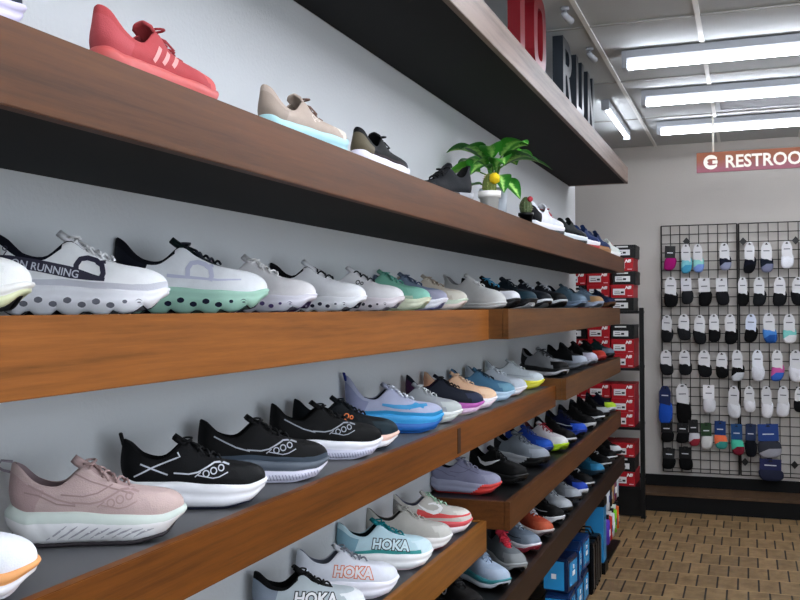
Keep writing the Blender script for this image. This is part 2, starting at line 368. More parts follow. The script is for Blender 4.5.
def shoe(label, x, y, z, rz, L=.31, up='dddddd', sole='f2f2f2', out='202020', lace=None, lining='30323a', tongue=None,
         toe=None, heel=None, low=None, sole2=None, split=None, style='runner', logo=None, logoc='ffffff', logo2='222222',
         det=1, hh=0, stack=0, mirror=False, name='running_shoe', cat='shoe', group=None, tab=None, wide=1, bow=True, collar=0, rim=None):
    T = thing(name, label, cat, (x, y, z), rz, group)
    N = 96 if det >= 2 else (64 if det == 1 else 40)
    G = [crom(CTRL, len(CTRL)*i/N) for i in range(N)]
    my = -1 if mirror else 1
    def V(px_, py, pz): return Vector((px_*L, py*L*my*wide, pz*L))
    # sole profile
    st = 1+stack
    ztop = lambda q: piece(q, [(0, .215*st), (.12, .185*st), (.35, .178*st), (.6, .158*st), (.85, .145*st), (1, .168*st)])
    zbot = lambda q: piece(q, [(0, .055), (.13, .0), (.68, .0), (.86, .030), (1, .092)])
    if style == 'court':
        ztop = lambda q: piece(q, [(0, .135*st), (.3, .125*st), (.7, .115*st), (1, .14*st)]); zbot = lambda q: piece(q, [(0, .012), (.1, 0), (.75, 0), (1, .035)])
    dirs = ring_dirs(G)
    UM = [mat(up, .7, kind='mesh'), mat(toe or up, .6, kind='mesh'), mat(heel or up, .6, kind='mesh'), mat(low or up, .6, kind='mesh'), mat(rim or up, .8, kind='mesh')]
    # ---- upper
    bm = new(); M = 10 if det >= 1 else 6; rows = []
    Bs = []; Ts = []
    for g, d in zip(G, dirs):
        bx, by, tx, ty, tz, k, z2, o = g
        if hh and tx < .2: tz += hh*(.2-tx)/.16*1.0
        if collar and tx < .5: tz += collar*min(1, (.5-tx)/.12)
        B = Vector((bx-.018*d.x, by-.018*d.y, ztop(bx)-.012)); Tt = Vector((tx, ty, tz))
        if hh and tx < .2: Tt.x -= hh*.35
        Bs.append(B); Ts.append(Tt)
    for j in range(M+1):
        v = j/M; row = []
        for i in range(N):
            B, Tt, g, d = Bs[i], Ts[i], G[i], dirs[i]
            rise = .085 if g[0] > .8 else .075
            og = .026 if g[0] < .75 else .012; P1 = B+Vector((d.x*og, d.y*og, rise))
            P2 = B.lerp(Tt, g[5]); P2.z = g[6]+(Tt.z-g[4])*.6; P2 += Vector((d.x, d.y, 0))*g[7]
            a = (1-v)**3; b = 3*v*(1-v)**2; c = 3*v*v*(1-v); e = v**3
            p = B*a+P1*b+P2*c+Tt*e
            row.append(bm.verts.new(V(p.x, p.y, p.z)))
        rows.append(row)
    for j in range(M):
        def mf(k, j=j):
            X = G[k][0]; v = (j+.5)/M
            if rim and v > .86 and Ts[k].x < .40: return 4
            if toe and X > .86-.10*v and v < .62: return 1
            if heel and X < .16 and v < .95: return 2
            if low and v < .22: return 3
            return 0
        bridge(bm, rows[j], rows[j+1], mf=mf)
    # rolled padded rim
    rim_ = []
    for dz, ins in ((.008, .010), (.002, .022)):
        row = []
        for i in range(N):
            Tt = Ts[i]; c = Vector((.40, 0, Tt.z)); n_ = (c-Tt); n_.z = 0
            n_ = n_.normalized() if n_.length > .001 else Vector((0, 0, 0))
            s_ = ins*(1 if Tt.x < .5 else .35)
            row.append(bm.verts.new(V(Tt.x+n_.x*s_, Tt.y+n_.y*s_, Tt.z+dz*(1 if Tt.x < .5 else .3))))
        rim_.append(row)
    bridge(bm, rows[-1], rim_[0], 4); bridge(bm, rim_[0], rim_[1], 4)
    Uo = obj('upper', bm, UM, T, True)
    # ---- lining and footbed
    bm = new(); a = [bm.verts.new(v.co) for v in []]
    me = Uo.data; nv = len(me.vertices); last = [me.vertices[nv-N+i].co.copy() for i in range(N)]
    r0_ = [bm.verts.new(c) for c in last]; mid = []
    for i, c in enumerate(last):
        mid.append(bm.verts.new(Vector((lerp(c.x, (G[i][0]*.86+.05)*L, .35 if Ts[i].x < .5 else .1), c.y*1.02, lerp(c.z, .23*L, .5)))))
    low_ = [bm.verts.new(Vector((lerp(c.x, (G[i][0]*.84+.06)*L, .6 if Ts[i].x < .5 else .2), c.y*.95, .21*L))) for i, c in enumerate(last)]
    bridge(bm, r0_, mid); bridge(bm, mid, low_); f = bm.faces.new(low_[::-1]) ; f.smooth = False
    obj('lining', bm, mat(lining, .85), T)
    # ---- midsole and outsole
    def zz(X, ys):
        z0 = zbot(X)
        if style == 'cloud' and .06 < X < .97:
            z0 += .030*max(0, math.sin(X*2*PI*6.3))**2.2*(1 if abs(ys) > .03 else 0)
        return z0
    bm = new(); prof = [(-.030, .10), (-.006, .11), (.006, .2), (.012, .34), (.008, .47), (.001, .56), (.008, .66), (.010, .82), (.002, .95), (-.010, 1.0), (-.030, 1.0)]
    if style == 'cloud': prof = [(-.04, .02), (-.012, .04), (.000, .12), (.010, .3), (.014, .48), (.010, .6), (.004, .68), (.008, .8), (.004, .94), (-.008, 1.0), (-.03, 1.0)]
    if style == 'flow': prof = [(-.045, .10), (-.025, .11), (-.010, .22), (.002, .38), (.012, .55), (.016, .7), (.012, .82), (.004, .93), (-.008, 1.0), (-.03, 1.0)]
    rr = []
    for off, h in prof:
        row = []
        for g, d in zip(G, dirs):
            z0, z1 = zz(g[0], g[1]), ztop(g[0]); zc = lerp(z0, z1, h)
            o_ = off+(.010 if g[0] < .15 and .25 < h < .9 else 0)-(.050*max(0, (g[0]-.80)/.2)*(1-h)**1.6)-.008*max(0, (g[0]-.8)/.2)
            if style in ('rake', 'flow') and .15 < h < .8 and det >= 1 and .12 < g[0] < .86:
                o_ += .0055*math.sin((g[0]*(1.0 if style == 'flow' else 1.3)-zc*(1.9 if style == 'flow' else -1.2))*2*PI*(13 if style == 'flow' else 22))
            row.append(bm.verts.new(V(g[0]+d.x*o_, g[1]+d.y*o_, zc)))
        rr.append(row)
    SM = [mat(sole, .5, kind='foam'), mat(sole2 or sole, .5, kind='foam')]
    for j in range(len(rr)-1):
        h = prof[j][1]
        def mf(k, h=h):
            X = G[k][0]
            if split == 'low': return 1 if h < .5 else 0
            if split == 'high': return 1 if h > .55 else 0
            if split == 'toe': return 1 if X > .60+.22*h else 0
            if split == 'heel': return 1 if X < .35 else 0
            return 0
        bridge(bm, rr[j], rr[j+1], mf=mf)
    bm.faces.new(rr[0][::-1]); bm.faces.new(rr[-1])
    So = obj('midsole', bm, SM, T, True)
    bm = new(); ro = []
    for off, dz in ((-.045, 0), (-.016, .0), (-.010, .007), (-.016, .017)):
        ro.append([bm.verts.new(V(g[0]+d.x*(off-.045*max(0, (g[0]-.80)/.2)), g[1]+d.y*(off-.045*max(0, (g[0]-.80)/.2)), zz(g[0], g[1])+dz-(.003 if dz == 0 else 0)+.003)) for g, d in zip(G, dirs)])
    for a_, b_ in zip(ro, ro[1:]): bridge(bm, a_, b_)
    bm.faces.new(ro[0][::-1]); bm.faces.new(ro[-1]); 
    if det: obj('outsole', bm, mat(out, .6), T)
    else: bm.free()
    # ---- tongue
    if style != 'sock':
        bm = new(); secs = []
        top = .496+collar
        for tt in ([0, .2, .4, .6, .8, .93, 1] if det else [0, .5, 1]):
            xx = lerp(.70, .372, tt); zc = lerp(.298, top, tt**1.25)+.010; w = lerp(.04, .072, tt)
            if tt == 1: w *= .6
            nx, nz = .62, .78
            ring = []
            for q in range(9):
                yy = (q/4-1); zq = -.022*abs(yy)**2
                ring.append((xx+nx*(zq), yy*w, zc+nz*zq))
            und = [(p[0]-nx*.022, p[1]*.96, p[2]-nz*.022) for p in ring[::-1]]
            secs.append([bm.verts.new(V(*p)) for p in ring+und])
        for a_, b_ in zip(secs, secs[1:]): bridge(bm, a_, b_)
        bm.faces.new(secs[0][::-1]); bm.faces.new(secs[-1])
        obj('tongue', bm, mat(tongue or up, .7, kind='mesh'), T, True)
    # ---- laces
    bm = new(); nl = 6 if det else 4
    for i in range(nl):
        tt = (i+.5)/nl; xx = lerp(.675, .445, tt); ze = lerp(.314, .425, tt**1.1)+.006
        w = lerp(.050, .066, tt); sk = .018 if i % 2 else -.018
        pts = [V(xx+sk*q, w*q, ze+.024*(1-q*q)) for q in (-1, -.5, 0, .5, 1)]
        tube(bm, pts, .0085*L, 6 if det else 4)
    if bow and det:
        for sg in (-1, 1):
            c0 = V(.45, 0, .425); c0 = Vector(c0)
            pts = [V(.45+.05*math.sin(a)*.6, sg*(.012+.085*math.sin(a/2)**2), .448+.030*math.sin(a/2)-.018*(1-math.cos(a))*.5) for a in [i*2*PI/10 for i in range(11)]]
            tube(bm, pts, .0075*L, 5)
            tube(bm, [V(.46, 0, .445), V(.52, sg*.05, .415), V(.56, sg*.085, .360)], .0075*L, 5)
    obj('laces', bm, mat(lace or up, .75), T, True)
    # ---- pull tab
    if tab:
        bm = new(); hx = .025-hh*.35; hz = .478+hh
        if tab[1] == 'loop':
            tube(bm, [V(hx-.005, 0, hz-.06), V(hx-.055, 0, hz-.045), V(hx-.085, 0, hz-.02), V(hx-.06, 0, hz+.01), V(hx, 0, hz+.002)], .008*L, 6)
        else:
            box(bm, 0, .022*L, -.03*L, .03*L, -.0, .085*L, bev=.003*L)
            for v in bm.verts:
                v.co = Vector((v.co.x-(v.co.z*.25)+(hx-.010)*L, v.co.y, v.co.z+(hz-.045)*L))
        obj('pull_tab', bm, mat(tab[0], .7), T, True)
    # ---- marks laid on the lateral side
    if logo:
        def bvh(o):
            return BVHTree.FromPolygons([v.co[:] for v in o.data.vertices], [p.vertices[:] for p in o.data.polygons])
        tu = bvh(Uo); ts = bvh(So)
        side = -1*my
        def decal(pname, b, col, target=tu, lift=.0035, sub=.02, rough=.45):
            for _ in range(3):
                es = [e for e in b.edges if e.calc_length() > sub]
                if not es: break
                bmesh.ops.subdivide_edges(b, edges=es, cuts=1, use_grid_fill=False); bmesh.ops.triangulate(b, faces=b.faces)
            dead = []
            dy = .045 if target is tu else 0
            for v in b.verts:
                hit = target.ray_cast(Vector((v.co.x*L, side*1.0, (v.co.y+dy)*L)), Vector((0, -side, 0)))
                if hit[0] is None: dead.append(v)
                else:
                    n_ = hit[1]; 
                    if n_.y*side < 0: n_ = -n_
                    v.co = hit[0]+n_*lift*L
            if dead: bmesh.ops.delete(b, geom=dead, context='VERTS')
            if len(b.faces) == 0: b.free(); return
            me_ = bpy.data.meshes.new(pname); b.to_mesh(me_); b.free(); me_.materials.append(mat(col, rough))
            o = bpy.data.objects.new(pname, me_); COL.objects.link(o); o.parent = T
        def stroke(pts, w, closed=False, n=None):
            b = new(); P = [Vector(p) for p in pts]
            Q = []
            for i in range(len(P)-1):
                k = max(1, int((P[i+1]-P[i]).length/.02))
                Q += [P[i].lerp(P[i+1], j/k) for j in range(k)]
            Q.append(P[-1]); prev = None
            for i, p in enumerate(Q):
                t_ = (Q[min(i+1, len(Q)-1)]-Q[max(i-1, 0)]); t_.normalize(); nn = Vector((-t_.y, t_.x))
                ww = w(i/(len(Q)-1)) if callable(w) else w
                cur = (b.verts.new((p.x+nn.x*ww/2, p.y+nn.y*ww/2, 0)), b.verts.new((p.x-nn.x*ww/2, p.y-nn.y*ww/2, 0)))
                if prev: b.faces.new((prev[0], prev[1], cur[1], cur[0]))
                prev = cur
            return b
        def circ(cx, cy, r, w): return stroke([(cx+r*math.cos(a), cy+r*math.sin(a)) for a in [i*2*PI/18 for i in range(19)]], w)
        def merge(*bs):
            out_ = new()
            for q in bs:
                me_ = bpy.data.meshes.new('x'); q.to_mesh(me_); q.free(); out_.from_mesh(me_); bpy.data.meshes.remove(me_)
            return out_
        def txt(s, x, y, size, sx=1, bold=.01, slant=0, rot=0):
            b = text_mesh(s, 1, 0, bold, sx)
            for v in b.verts:
                X, Y_ = v.co.x*size, v.co.y*size; X += slant*Y_
                v.co = Vector((x+X*math.cos(rot)-Y_*math.sin(rot), y+X*math.sin(rot)+Y_*math.cos(rot), 0))
            return b
        for lg in logo.split('+'):
            if lg == 'saucony':
                w = .010
                decal('side_mark', merge(stroke([(.36, .205), (.46, .195), (.52, .205), (.58, .235), (.63, .262), (.68, .262), (.73, .245)], w),
                      stroke([(.52, .185), (.62, .165), (.66, .172), (.72, .20)], w*.7), stroke([(.54, .205), (.50, .175)], w*.7),
                      circ(.575, .195, .020, .008), circ(.625, .212, .020, .008), circ(.675, .228, .018, .008)), logoc)
            elif lg == 'backline':
                decal('side_line', stroke([(.12, .31), (.20, .265), (.28, .225), (.38, .195)], .010), logoc)
            elif lg == 'cross':
                decal('cross_lines', merge(stroke([(.10, .19), (.22, .245), (.33, .285), (.40, .31), (.385, .34)], .010), stroke([(.14, .27), (.22, .235), (.32, .195)], .010)), logoc)
            elif lg == 'bands':
                decal('side_line', merge(stroke([(.10, .27), (.18, .25), (.28, .20), (.38, .185)], .008), stroke([(.30, .25), (.42, .235), (.50, .25), (.58, .29)], .008), stroke([(.36, .37), (.46, .315), (.58, .27), (.70, .235)], .008)), logo2)
            elif lg == 'cloudmark':
                decal('round_mark', merge(stroke([(.46, .195), (.462, .25), (.485, .285), (.525, .292), (.57, .278), (.605, .245), (.612, .20), (.60, .17)], .030), stroke([(.57, .262), (.625, .268)], .022)), logoc)
            elif lg == 'smallmark':
                decal('round_mark', merge(circ(.50, .275, .020, .009), circ(.545, .262, .014, .009), stroke([(.48, .25), (.50, .235)], .010)), logoc)
            elif lg == 'onrun':
                decal('side_band', stroke([(-.02, .275), (.10, .270), (.25, .246), (.40, .214), (.55, .178), (.62, .165)], lambda t_: .068 if t_ < .72 else lerp(.068, .02, (t_-.72)/.28)), logoc, lift=.003)
                b = txt('ON RUNNING', .105, .244, .062, .93, .014, 0, -.19)
                decal('side_lettering', b, 'cfd2da', lift=.0055)
                decal('heel_mark', merge(circ(.075, .345, .012, .006), stroke([(.085, .33), (.07, .305)], .006)), logoc)
            elif lg.startswith('word'):
                s_ = lg[5:]
                b = txt(s_, .33, .185, .128, 1.0, .035, .1, -.12); decal('side_lettering', b, logoc, lift=.005)
                if logo2: b = txt(s_, .33, .185, .128, 1.0, .10, .1, -.12); decal('lettering_outline', b, logo2, lift=.003)
            elif lg == 'swoosh':
                decal('curved_side_mark', merge(stroke([(.30, .335), (.34, .29), (.42, .235), (.50, .212), (.56, .225)], lambda t_: lerp(.006, .045, min(1, t_*1.2))),
                      stroke([(.56, .225), (.60, .26), (.56, .30), (.50, .315), (.44, .31)], lambda t_: lerp(.045, .012, t_))), logoc)
                if logo2: decal('side_swirl', stroke([(.30, .215), (.42, .19), (.55, .180), (.70, .165), (.85, .165), (.97, .18)], lambda t_: lerp(.09, .02, min(1, t_*1.3))), logo2, lift=.0025)
            elif lg == 'simpleswoosh':
                decal('curved_side_mark', stroke([(.22, .29), (.30, .225), (.38, .205), (.50, .235), (.66, .30)], lambda t_: .006+.045*math.sin(PI*min(1, t_*1.1))**1.0 if t_ < .9 else .006), logoc)
            elif lg == 'wave':
                decal('side_wave', merge(stroke([(.34, .245), (.46, .222), (.58, .212), (.70, .225), (.80, .23)], lambda t_: .022+.02*math.sin(PI*t_)), stroke([(.60, .20), (.68, .24), (.76, .21)], .03)), logoc)
            elif lg == 'n':
                decal('side_mark', merge(stroke([(.42, .20), (.45, .29)], .022), stroke([(.45, .29), (.50, .20)], .022), stroke([(.50, .20), (.53, .29)], .022)), logoc)
            elif lg == 'stripes':
                decal('side_stripe', merge(*[stroke([(.34+i*.075, .20), (.42+i*.07, .30-.015*i)], .026) for i in range(3)]), logoc)
            elif lg == 'grooves':
                decal('sole_grooves', merge(*[stroke([(.22+i*.060, .045), (.27+i*.060, .075), (.335+i*.060, .125-.004*i)], lambda t_: .003+.008*math.sin(PI*t_)) for i in range(9)]), 'b3b2b8', target=ts, lift=.0025, rough=.8)
            elif lg == 'slashes':
                decal('sole_slashes', merge(*[stroke([(.30+i*.024, .062+.03*max(0, (i-18)/8)), (.315+i*.024, .022+.03*max(0, (i-18)/8))], .006) for i in range(25)]), 'a3a2bc', target=ts, lift=.0025, rough=.8)
            elif lg == 'line':
                decal('side_line', stroke([(.33, .205), (.50, .19), (.65, .175), (.80, .178)], lambda t_: .022*(1-t_*.6)), logoc)
            elif lg == 'holes':
                bb = []
                for i in range(10):
                    X = .10+i*.079; zc = lerp(zbot(X), ztop(X), .40 if i % 2 else .52)
                    if i > 8: zc = lerp(zbot(X), ztop(X), .5)
                    r_ = .019 if i < 8 else .013
                    b = new(); vs = [b.verts.new((X+r_*1.15*math.cos(a)*(1+.2*math.cos(2*a)), zc+r_*.9*math.sin(a), 0)) for a in [k*2*PI/12 for k in range(12)]]
                    b.faces.new(vs); bb.append(b)
                decal('sole_openings', merge(*bb), logo2, target=ts, lift=.004, sub=.03, rough=.9)
                bb = []
                for i in range(10):
                    X = .10+i*.079; zc = lerp(zbot(X), ztop(X), .40 if i % 2 else .52)
                    r_ = .024 if i < 8 else .016
                    bb.append(stroke([(X+r_*1.15*math.cos(a), zc+r_*.9*math.sin(a)) for a in [k*2*PI/14 for k in range(15)]], .009))
                decal('opening_rims', merge(*bb), sole, target=ts, lift=.006, sub=.03)
    return T
def place(row, xt, yt, z, deg, L, label, **kw):
    """(xt, yt) is where the toe tip stands; the heel lies back along the direction"""
    a = math.radians(deg)
    return shoe(label, xt-L*math.cos(a), yt-L*math.sin(a), z, a, L, **kw)
# toe positions: x across, y along the shelf, z of the mat
G1 = None
# --- near eye level shelf
place('C', 0.215, 1.107, 1.671, 34, 0.31, 'white shoe cut off by the left picture edge on the eye level shelf', up='f1f1ee', sole='efefe9', sole2='dfe3b8', split='low', style='runner', lining='d9d9d9', logo='holes', logo2='55565c', det=2)
place('C', 0.215, 1.453, 1.671, 36, 0.298, 'white shoe with navy side band lettered ON RUNNING and round mark', up='f2f3f3', sole='f3f3f6', out='26283a', style='cloud', lining='14162c', tongue='e9e9ea', lace='e6e6e6', rim='15172e', logo='onrun+cloudmark+holes', logoc='3c3a4e', logo2='77777f', det=2, low='c9c9d0', wide=.97)
place('C', 0.215, 1.828, 1.671, 34, 0.325, 'white and mint green shoe with navy line and dark collar', up='eef0f2', sole='a5d0bb', out='1d2440', style='cloud', lining='10131f', heel='141a30', tongue='15302f', lace='2b2f3d', logo='cloudmark+line+holes', logoc='c7c9dc', logo2='1b2440', det=2, hh=.02, rim='121528')
place('C', 0.215, 2.067, 1.671, 12, 0.285, 'white knit shoe with thick white laces and violet sole openings', up='ece9e9', sole='e9e6ee', out='54406e', style='cloud', lining='8f7a88', lace='f4f2ef', logo='holes', logo2='5d4a80', det=1)
place('C', 0.215, 2.386, 1.671, 10, 0.28, 'white cloud-soled shoe with black collar and black laces', up='f2f2f3', sole='f4f4f6', out='2b2b44', style='cloud', lining='15131c', lace='14142a', logo='holes', logoc='22223a', logo2='3c3c50', det=1, collar=.02, bow=False, rim='16141e')
place('C', 0.215, 2.691, 1.671, 10, 0.28, 'pale pinkish white shoe with black laces and small round mark', up='eceaea', sole='ece3e6', out='8d8790', style='cloud', lining='8d8588', lace='181828', heel='c7c1c4', logo='smallmark+holes', logoc='1b1b28', logo2='4a4450', det=1, bow=False)
place('C', 0.215, 2.942, 1.671, 5, 0.28, 'mint green shoe with pale yellow sole', up='7fbfa6', toe='8cc9b4', sole='e9edcf', out='c9d7b0', lining='2c5f58', lace='5aa592', det=1, low='b7cdb4')
place('C', 0.215, 3.129, 1.671, 4, 0.275, 'blue-grey shoe with lavender toe and white sole', up='76859a', toe='a2a2b6', sole='efeff5', out='8a88b0', lining='2b3044', lace='55627c', det=1)
place('C', 0.215, 3.379, 1.671, 4, 0.275, 'beige shoe with pale green and pink sole', up='c9bfae', toe='d8d3c4', sole='d9e6cf', sole2='eddccf', split='low', lining='3b3a3c', lace='b8a896', out='d2c0b0', det=1)
place('C', 0.295, 3.642, 1.674, -12, 0.28, 'pale grey knitted shoe at the end of the near eye level shelf', up='c2c2bf', sole='b9b9b6', out='8d8d8d', style='court', stack=-.2, lining='88888a', lace='cfcfcd', tongue='c6c6c4', tab=('c6c6c4', 'tab'), det=1, collar=.02, wide=.88, bow=False)
# --- far eye level shelf
fc = 'shoes on the far eye level shelf'
place('C2', 0.295, 3.877, 1.674, -16, 0.29, 'black shoe with bright blue laces and white toe', up='15171c', toe='d9dade', sole='1b1b1e', lace='2f86ad', lining='0c0c10', det=1, group=fc, wide=.9)
place('C2', 0.295, 4.184, 1.674, -25, .30, 'dark teal shoe with white and orange toe stripe and red collar', up='1c2b36', toe='23404d', sole='15181d', lining='8a1f2c', heel='7d1d2b', logo='line', logoc='ee7350', det=1, group=fc, out='e8e8e8')
place('C2', 0.295, 4.515, 1.674, -30, .295, 'navy shoe with grey laces and thin white toe edge', up='272c38', toe='14202c', sole='dfe3e6', sole2='15191f', split='low', lace='a3a9b2', det=0, group=fc)
place('C2', 0.295, 4.927, 1.674, -30, .295, 'black shoe with grey laces between navy and blue-grey shoes', up='2a2d33', toe='181c1f', sole='1b1d20', sole2='c4c8cb', split='high', lace='b6bbc2', det=0, group=fc)
place('C2', 0.295, 5.574, 1.674, -32, .30, 'slate blue shoe with slate blue sole', up='56707f', toe='6a7f90', sole='7689a0', lace='4e6373', det=0, group=fc)
place('C2', 0.295, 6.264, 1.674, -32, .29, 'tan and pale blue shoe with tan toe', up='73889c', toe='b98f63', sole='a9b3c6', lace='5b7285', low='b98f63', det=0, group=fc)
place('C2', 0.295, 6.857, 1.674, -34, .28, 'navy shoe with gum sole closest to the red boxes', up='1f2b49', toe='24355c', sole='6b4327', lace='1a2238', det=0, group=fc)
# --- near middle shelf
place('D', 0.245, 1.083, 1.277, 35, 0.31, 'white shoe with an orange sole line cut off at lower left', up='e9ebf2', sole='f0eef2', sole2='efa765', split='high', out='e6e4ec', lining='bbbbbb', det=2)
place('D', 0.245, 1.455, 1.277, 33, 0.3, 'dusty pink shoe with a pull loop and grooved white sole', up='c3aba6', toe='c8b0a9', heel='b89d9a', sole='f1f1f0', sole2='ccd6cd', split='high', out='3b353a', style='flow', lining='8d797b', lace='a98f8b', tongue='b39a97', logo='saucony+backline+bands+grooves', logoc='ab918e', logo2='a18885', tab=('8a8088', 'loop'), det=2, stack=.12)
place('D', 0.245, 1.759, 1.277, 32, 0.298, 'black shoe with crossing white lines and plain thick white sole', up='101218', toe='0e1417', sole='f0f0f3', out='1c2440', lining='15161c', lace='14161b', logo='saucony+cross', logoc='c9ccd4', tab=('08090d', 'tab'), det=2, stack=.08)
place('D', 0.245, 2.071, 1.277, 34, .312, 'black shoe with grey foot band and ribbed pale lilac sole', up='0d0e12', low='46525f', sole='e3e2f0', sole2='59636f', split='high', out='cfcfe0', style='rake', lining='0b0b0d', lace='101116', logo='saucony+backline+slashes', logoc='a8abb3', det=2, collar=.0)
place('D', 0.245, 2.423, 1.277, 34, .312, 'plain black shoe with thick white sole and grey side mark', up='0a0b0e', sole='efeff4', sole2='dddded', split='low', out='c4c4d4', style='rake', lining='0a0a0c', lace='0c0d10', logo='saucony+backline+slashes', logoc='9ea2aa', det=2, hh=.01)
place('D', 0.245, 2.558, 1.277, 26, 0.31, 'dark teal black shoe with orange dots half hidden by another black shoe', up='0d1b24', toe='12303b', sole='f2f0f2', sole2='f0c7b6', split='high', lining='0b1016', lace='15222c', logo='smallmark', logoc='e8793a', det=1)
place('D', 0.245, 2.979, 1.277, 32, .325, 'lavender grey and bright blue shoe with tall heel spike', up='a9adc4', low='2f8fc0', heel='8d92b0', sole='2f9cd8', sole2='1566b8', split='low', out='1560b0', lining='3c4450', lace='dfe3ea', logo='wave', logoc='2b8cc0', tab=('1f2f86', 'tab'), det=2, hh=.09, stack=.12)
place('D', 0.245, 3.201, 1.277, 8, 0.28, 'light grey trail shoe with knobbly white sole', up='9fa3a6', toe='b8bdba', sole='eceeea', sole2='d4d8d0', split='low', style='rake', out='c9ccc6', lining='45484d', lace='c9cccc', det=1)
place('D', 0.245, 3.498, 1.277, 24, 0.305, 'navy shoe with magenta fading sole and purple collar', up='1c2336', toe='2b3450', sole='b553a8', sole2='d9b6cf', split='low', out='cbbcb6', lining='5d1a52', lace='10131f', heel='4a1f4a', det=1, hh=.02)
place('D', 0.245, 3.699, 1.277, 20, 0.3, 'peach shoe with pink laces and white sole', up='dcb291', toe='e3c09f', sole='f3eef2', sole2='f0dfe6', split='low', out='d9c3cf', lining='a07058', lace='e9cdb0', heel='e0a888', det=1, hh=.02)
place('D', 0.245, 4.013, 1.277, 10, 0.29, 'denim blue shoe with pale blue sole', up='4f7d9c', toe='6d9bb0', sole='bcd6ea', out='9fb9cc', lining='2a4258', lace='2c4152', det=1)
place('D', 0.245, 4.241, 1.277, 6, 0.29, 'light grey white shoe between denim blue and yellow-soled shoes', up='b3bbc3', toe='c4ccd4', sole='e9e9ee', out='cfa79a', lining='606a72', lace='cfd5da', det=1)
place('D', 0.245, 4.638, 1.277, 14, 0.3, 'pale grey shoe with bright yellow sole', up='b9c1c5', toe='c6d0d4', sole='e9e23a', sole2='d8d232', split='low', out='8f8a20', lining='39413c', lace='c8cfd0', logo='line', logoc='9aa3aa', det=1, low='cdd4d6')
# --- far middle shelf
fd = 'shoes on the short far middle shelf'
place('D2', 0.295, 4.968, 1.312, -28, .31, 'grey trail shoe with black toe guard and black collar', up='8f9194', toe='141416', heel='2a2c2e', sole='c4c6c9', sole2='1c1d1f', split='high', lining='0b0b0c', lace='35383c', out='222222', det=1, group=fd)
place('D2', 0.295, 5.592, 1.312, -30, .30, 'black-collared shoe with smooth light grey toe', up='1b1c1f', toe='a4acb8', low='a0a8b4', sole='82868c', lining='08080a', lace='15161a', det=0, group=fd)
place('D2', 0.295, 5.983, 1.312, -30, .30, 'dark shoe with pale lavender toe', up='141518', toe='b9b6c6', low='aeacbc', sole='aeb0ba', lace='0e0e12', det=0, group=fd)
place('D2', 0.295, 6.358, 1.312, -32, .29, 'black shoe with red and white toe bands', up='121316', toe='b33325', low='e3e3e3', sole='b52c2c', lace='15161a', det=0, group=fd)
place('D2', 0.295, 6.781, 1.312, -34, .28, 'dark teal and grey shoe nearest the red boxes', up='1d3e40', toe='6d7a88', low='55606c', sole='252b30', lace='20282c', det=0, group=fd)
# --- near lower shelf
place('E', 0.212, 1.930, 0.842, 40, 0.315, 'mostly hidden white shoe at the bottom picture edge', up='e2e4e6', sole='ecebee', lining='404144', det=1)
place('E', 0.212, 2.373, 0.842, 38, .31, 'white and grey shoe with black collar and white HOKA lettering', up='b8c2c6', toe='e6e9ea', heel='8f9aa8', sole='f2f2f4', out='dcdce4', lining='08090b', lace='0c0d10', tongue='0b0c0f', rim='0a0b0d', collar=.02, logo='word_HOKA', logoc='f2f2f2', logo2='1d1f22', det=2)
place('E', 0.212, 2.631, 0.842, 36, .31, 'white shoe with orange outlined HOKA lettering', up='dfe1e8', sole='efedf4', out='e0d8e4', lining='7b8090', lace='8d9099', tongue='d5d8df', logo='word_HOKA', logoc='e6e1e2', logo2='e0764f', det=2)
place('E', 0.212, 2.954, 0.842, 36, .325, 'pale blue and teal shoe with black outlined HOKA lettering', up='bfdbe2', low='3fa09c', toe='d0e6ec', heel='86aebd', sole='f3f3f2', out='ecdcdc', lining='0f3038', lace='128a93', tongue='1b8b93', logo='word_HOKA', logoc='d7ecf0', logo2='1d2a33', det=2)
place('E', 0.212, 3.178, 0.842, 28, 0.31, 'plain warm grey shoe between the teal and red-marked shoes', up='b9b6ae', toe='c9c7c0', sole='ebe8e4', out='8e2f3c', lining='55524f', lace='c6c3ba', det=1)
place('E', 0.212, 3.435, 0.842, 26, 0.31, 'grey shoe with red swirl, white curved mark and mint laces', up='c9c4bb', toe='d9d4cb', heel='908d88', sole='f4e9ea', sole2='dc4a50', split='high', out='c8c2c2', lining='6c6d84', lace='b8dcc0', logo='swoosh', logoc='f6f4f2', logo2='df4a48', det=2)
# --- far lower shelf
fe = 'shoes on the far lower shelf'
place('E2', 0.240, 3.774, 0.919, 4, 0.3, 'lavender shoe with red toe part of the sole', up='8d8da6', toe='9a9ab0', sole='a5a6bc', sole2='d4342c', split='toe', out='a82a28', lining='3a3b4a', lace='9b9bb0', logo='bands', logo2='6f7088', det=2, group=fe)
place('E2', 0.293, 3.964, 0.919, -26, .31, 'black shoe with a white curved side mark low on the corner', up='0a0a0c', sole='0c0c0e', out='08080a', lining='050506', lace='0a0a0c', logo='simpleswoosh', logoc='e9e9ec', det=1, group=fe)
place('E2', 0.293, 4.458, 0.919, -24, .32, 'grey running shoe with black heel and black toe guard', up='7c848c', toe='9298a0', sole='b2b4b8', sole2='0e0e10', split='toe', out='141416', lining='101114', lace='5c646c', heel='1b1c1f', det=1, group=fe)
place('E2', 0.240, 4.827, 0.919, -22, 0.29, 'bright blue shoe behind the grey one', up='1c3f9a', toe='1f55b8', sole='1a3a8c', lining='0b1840', lace='35457c', det=1, group=fe)
place('E2', 0.293, 4.947, 0.919, -28, .30, 'white shoe with red laces and neon yellow-green sole', up='c9c4c6', toe='d5d4d2', sole='b9dc1e', sole2='a8c820', split='low', out='7ea010', lining='6c3036', lace='9c1f2e', det=1, group=fe)
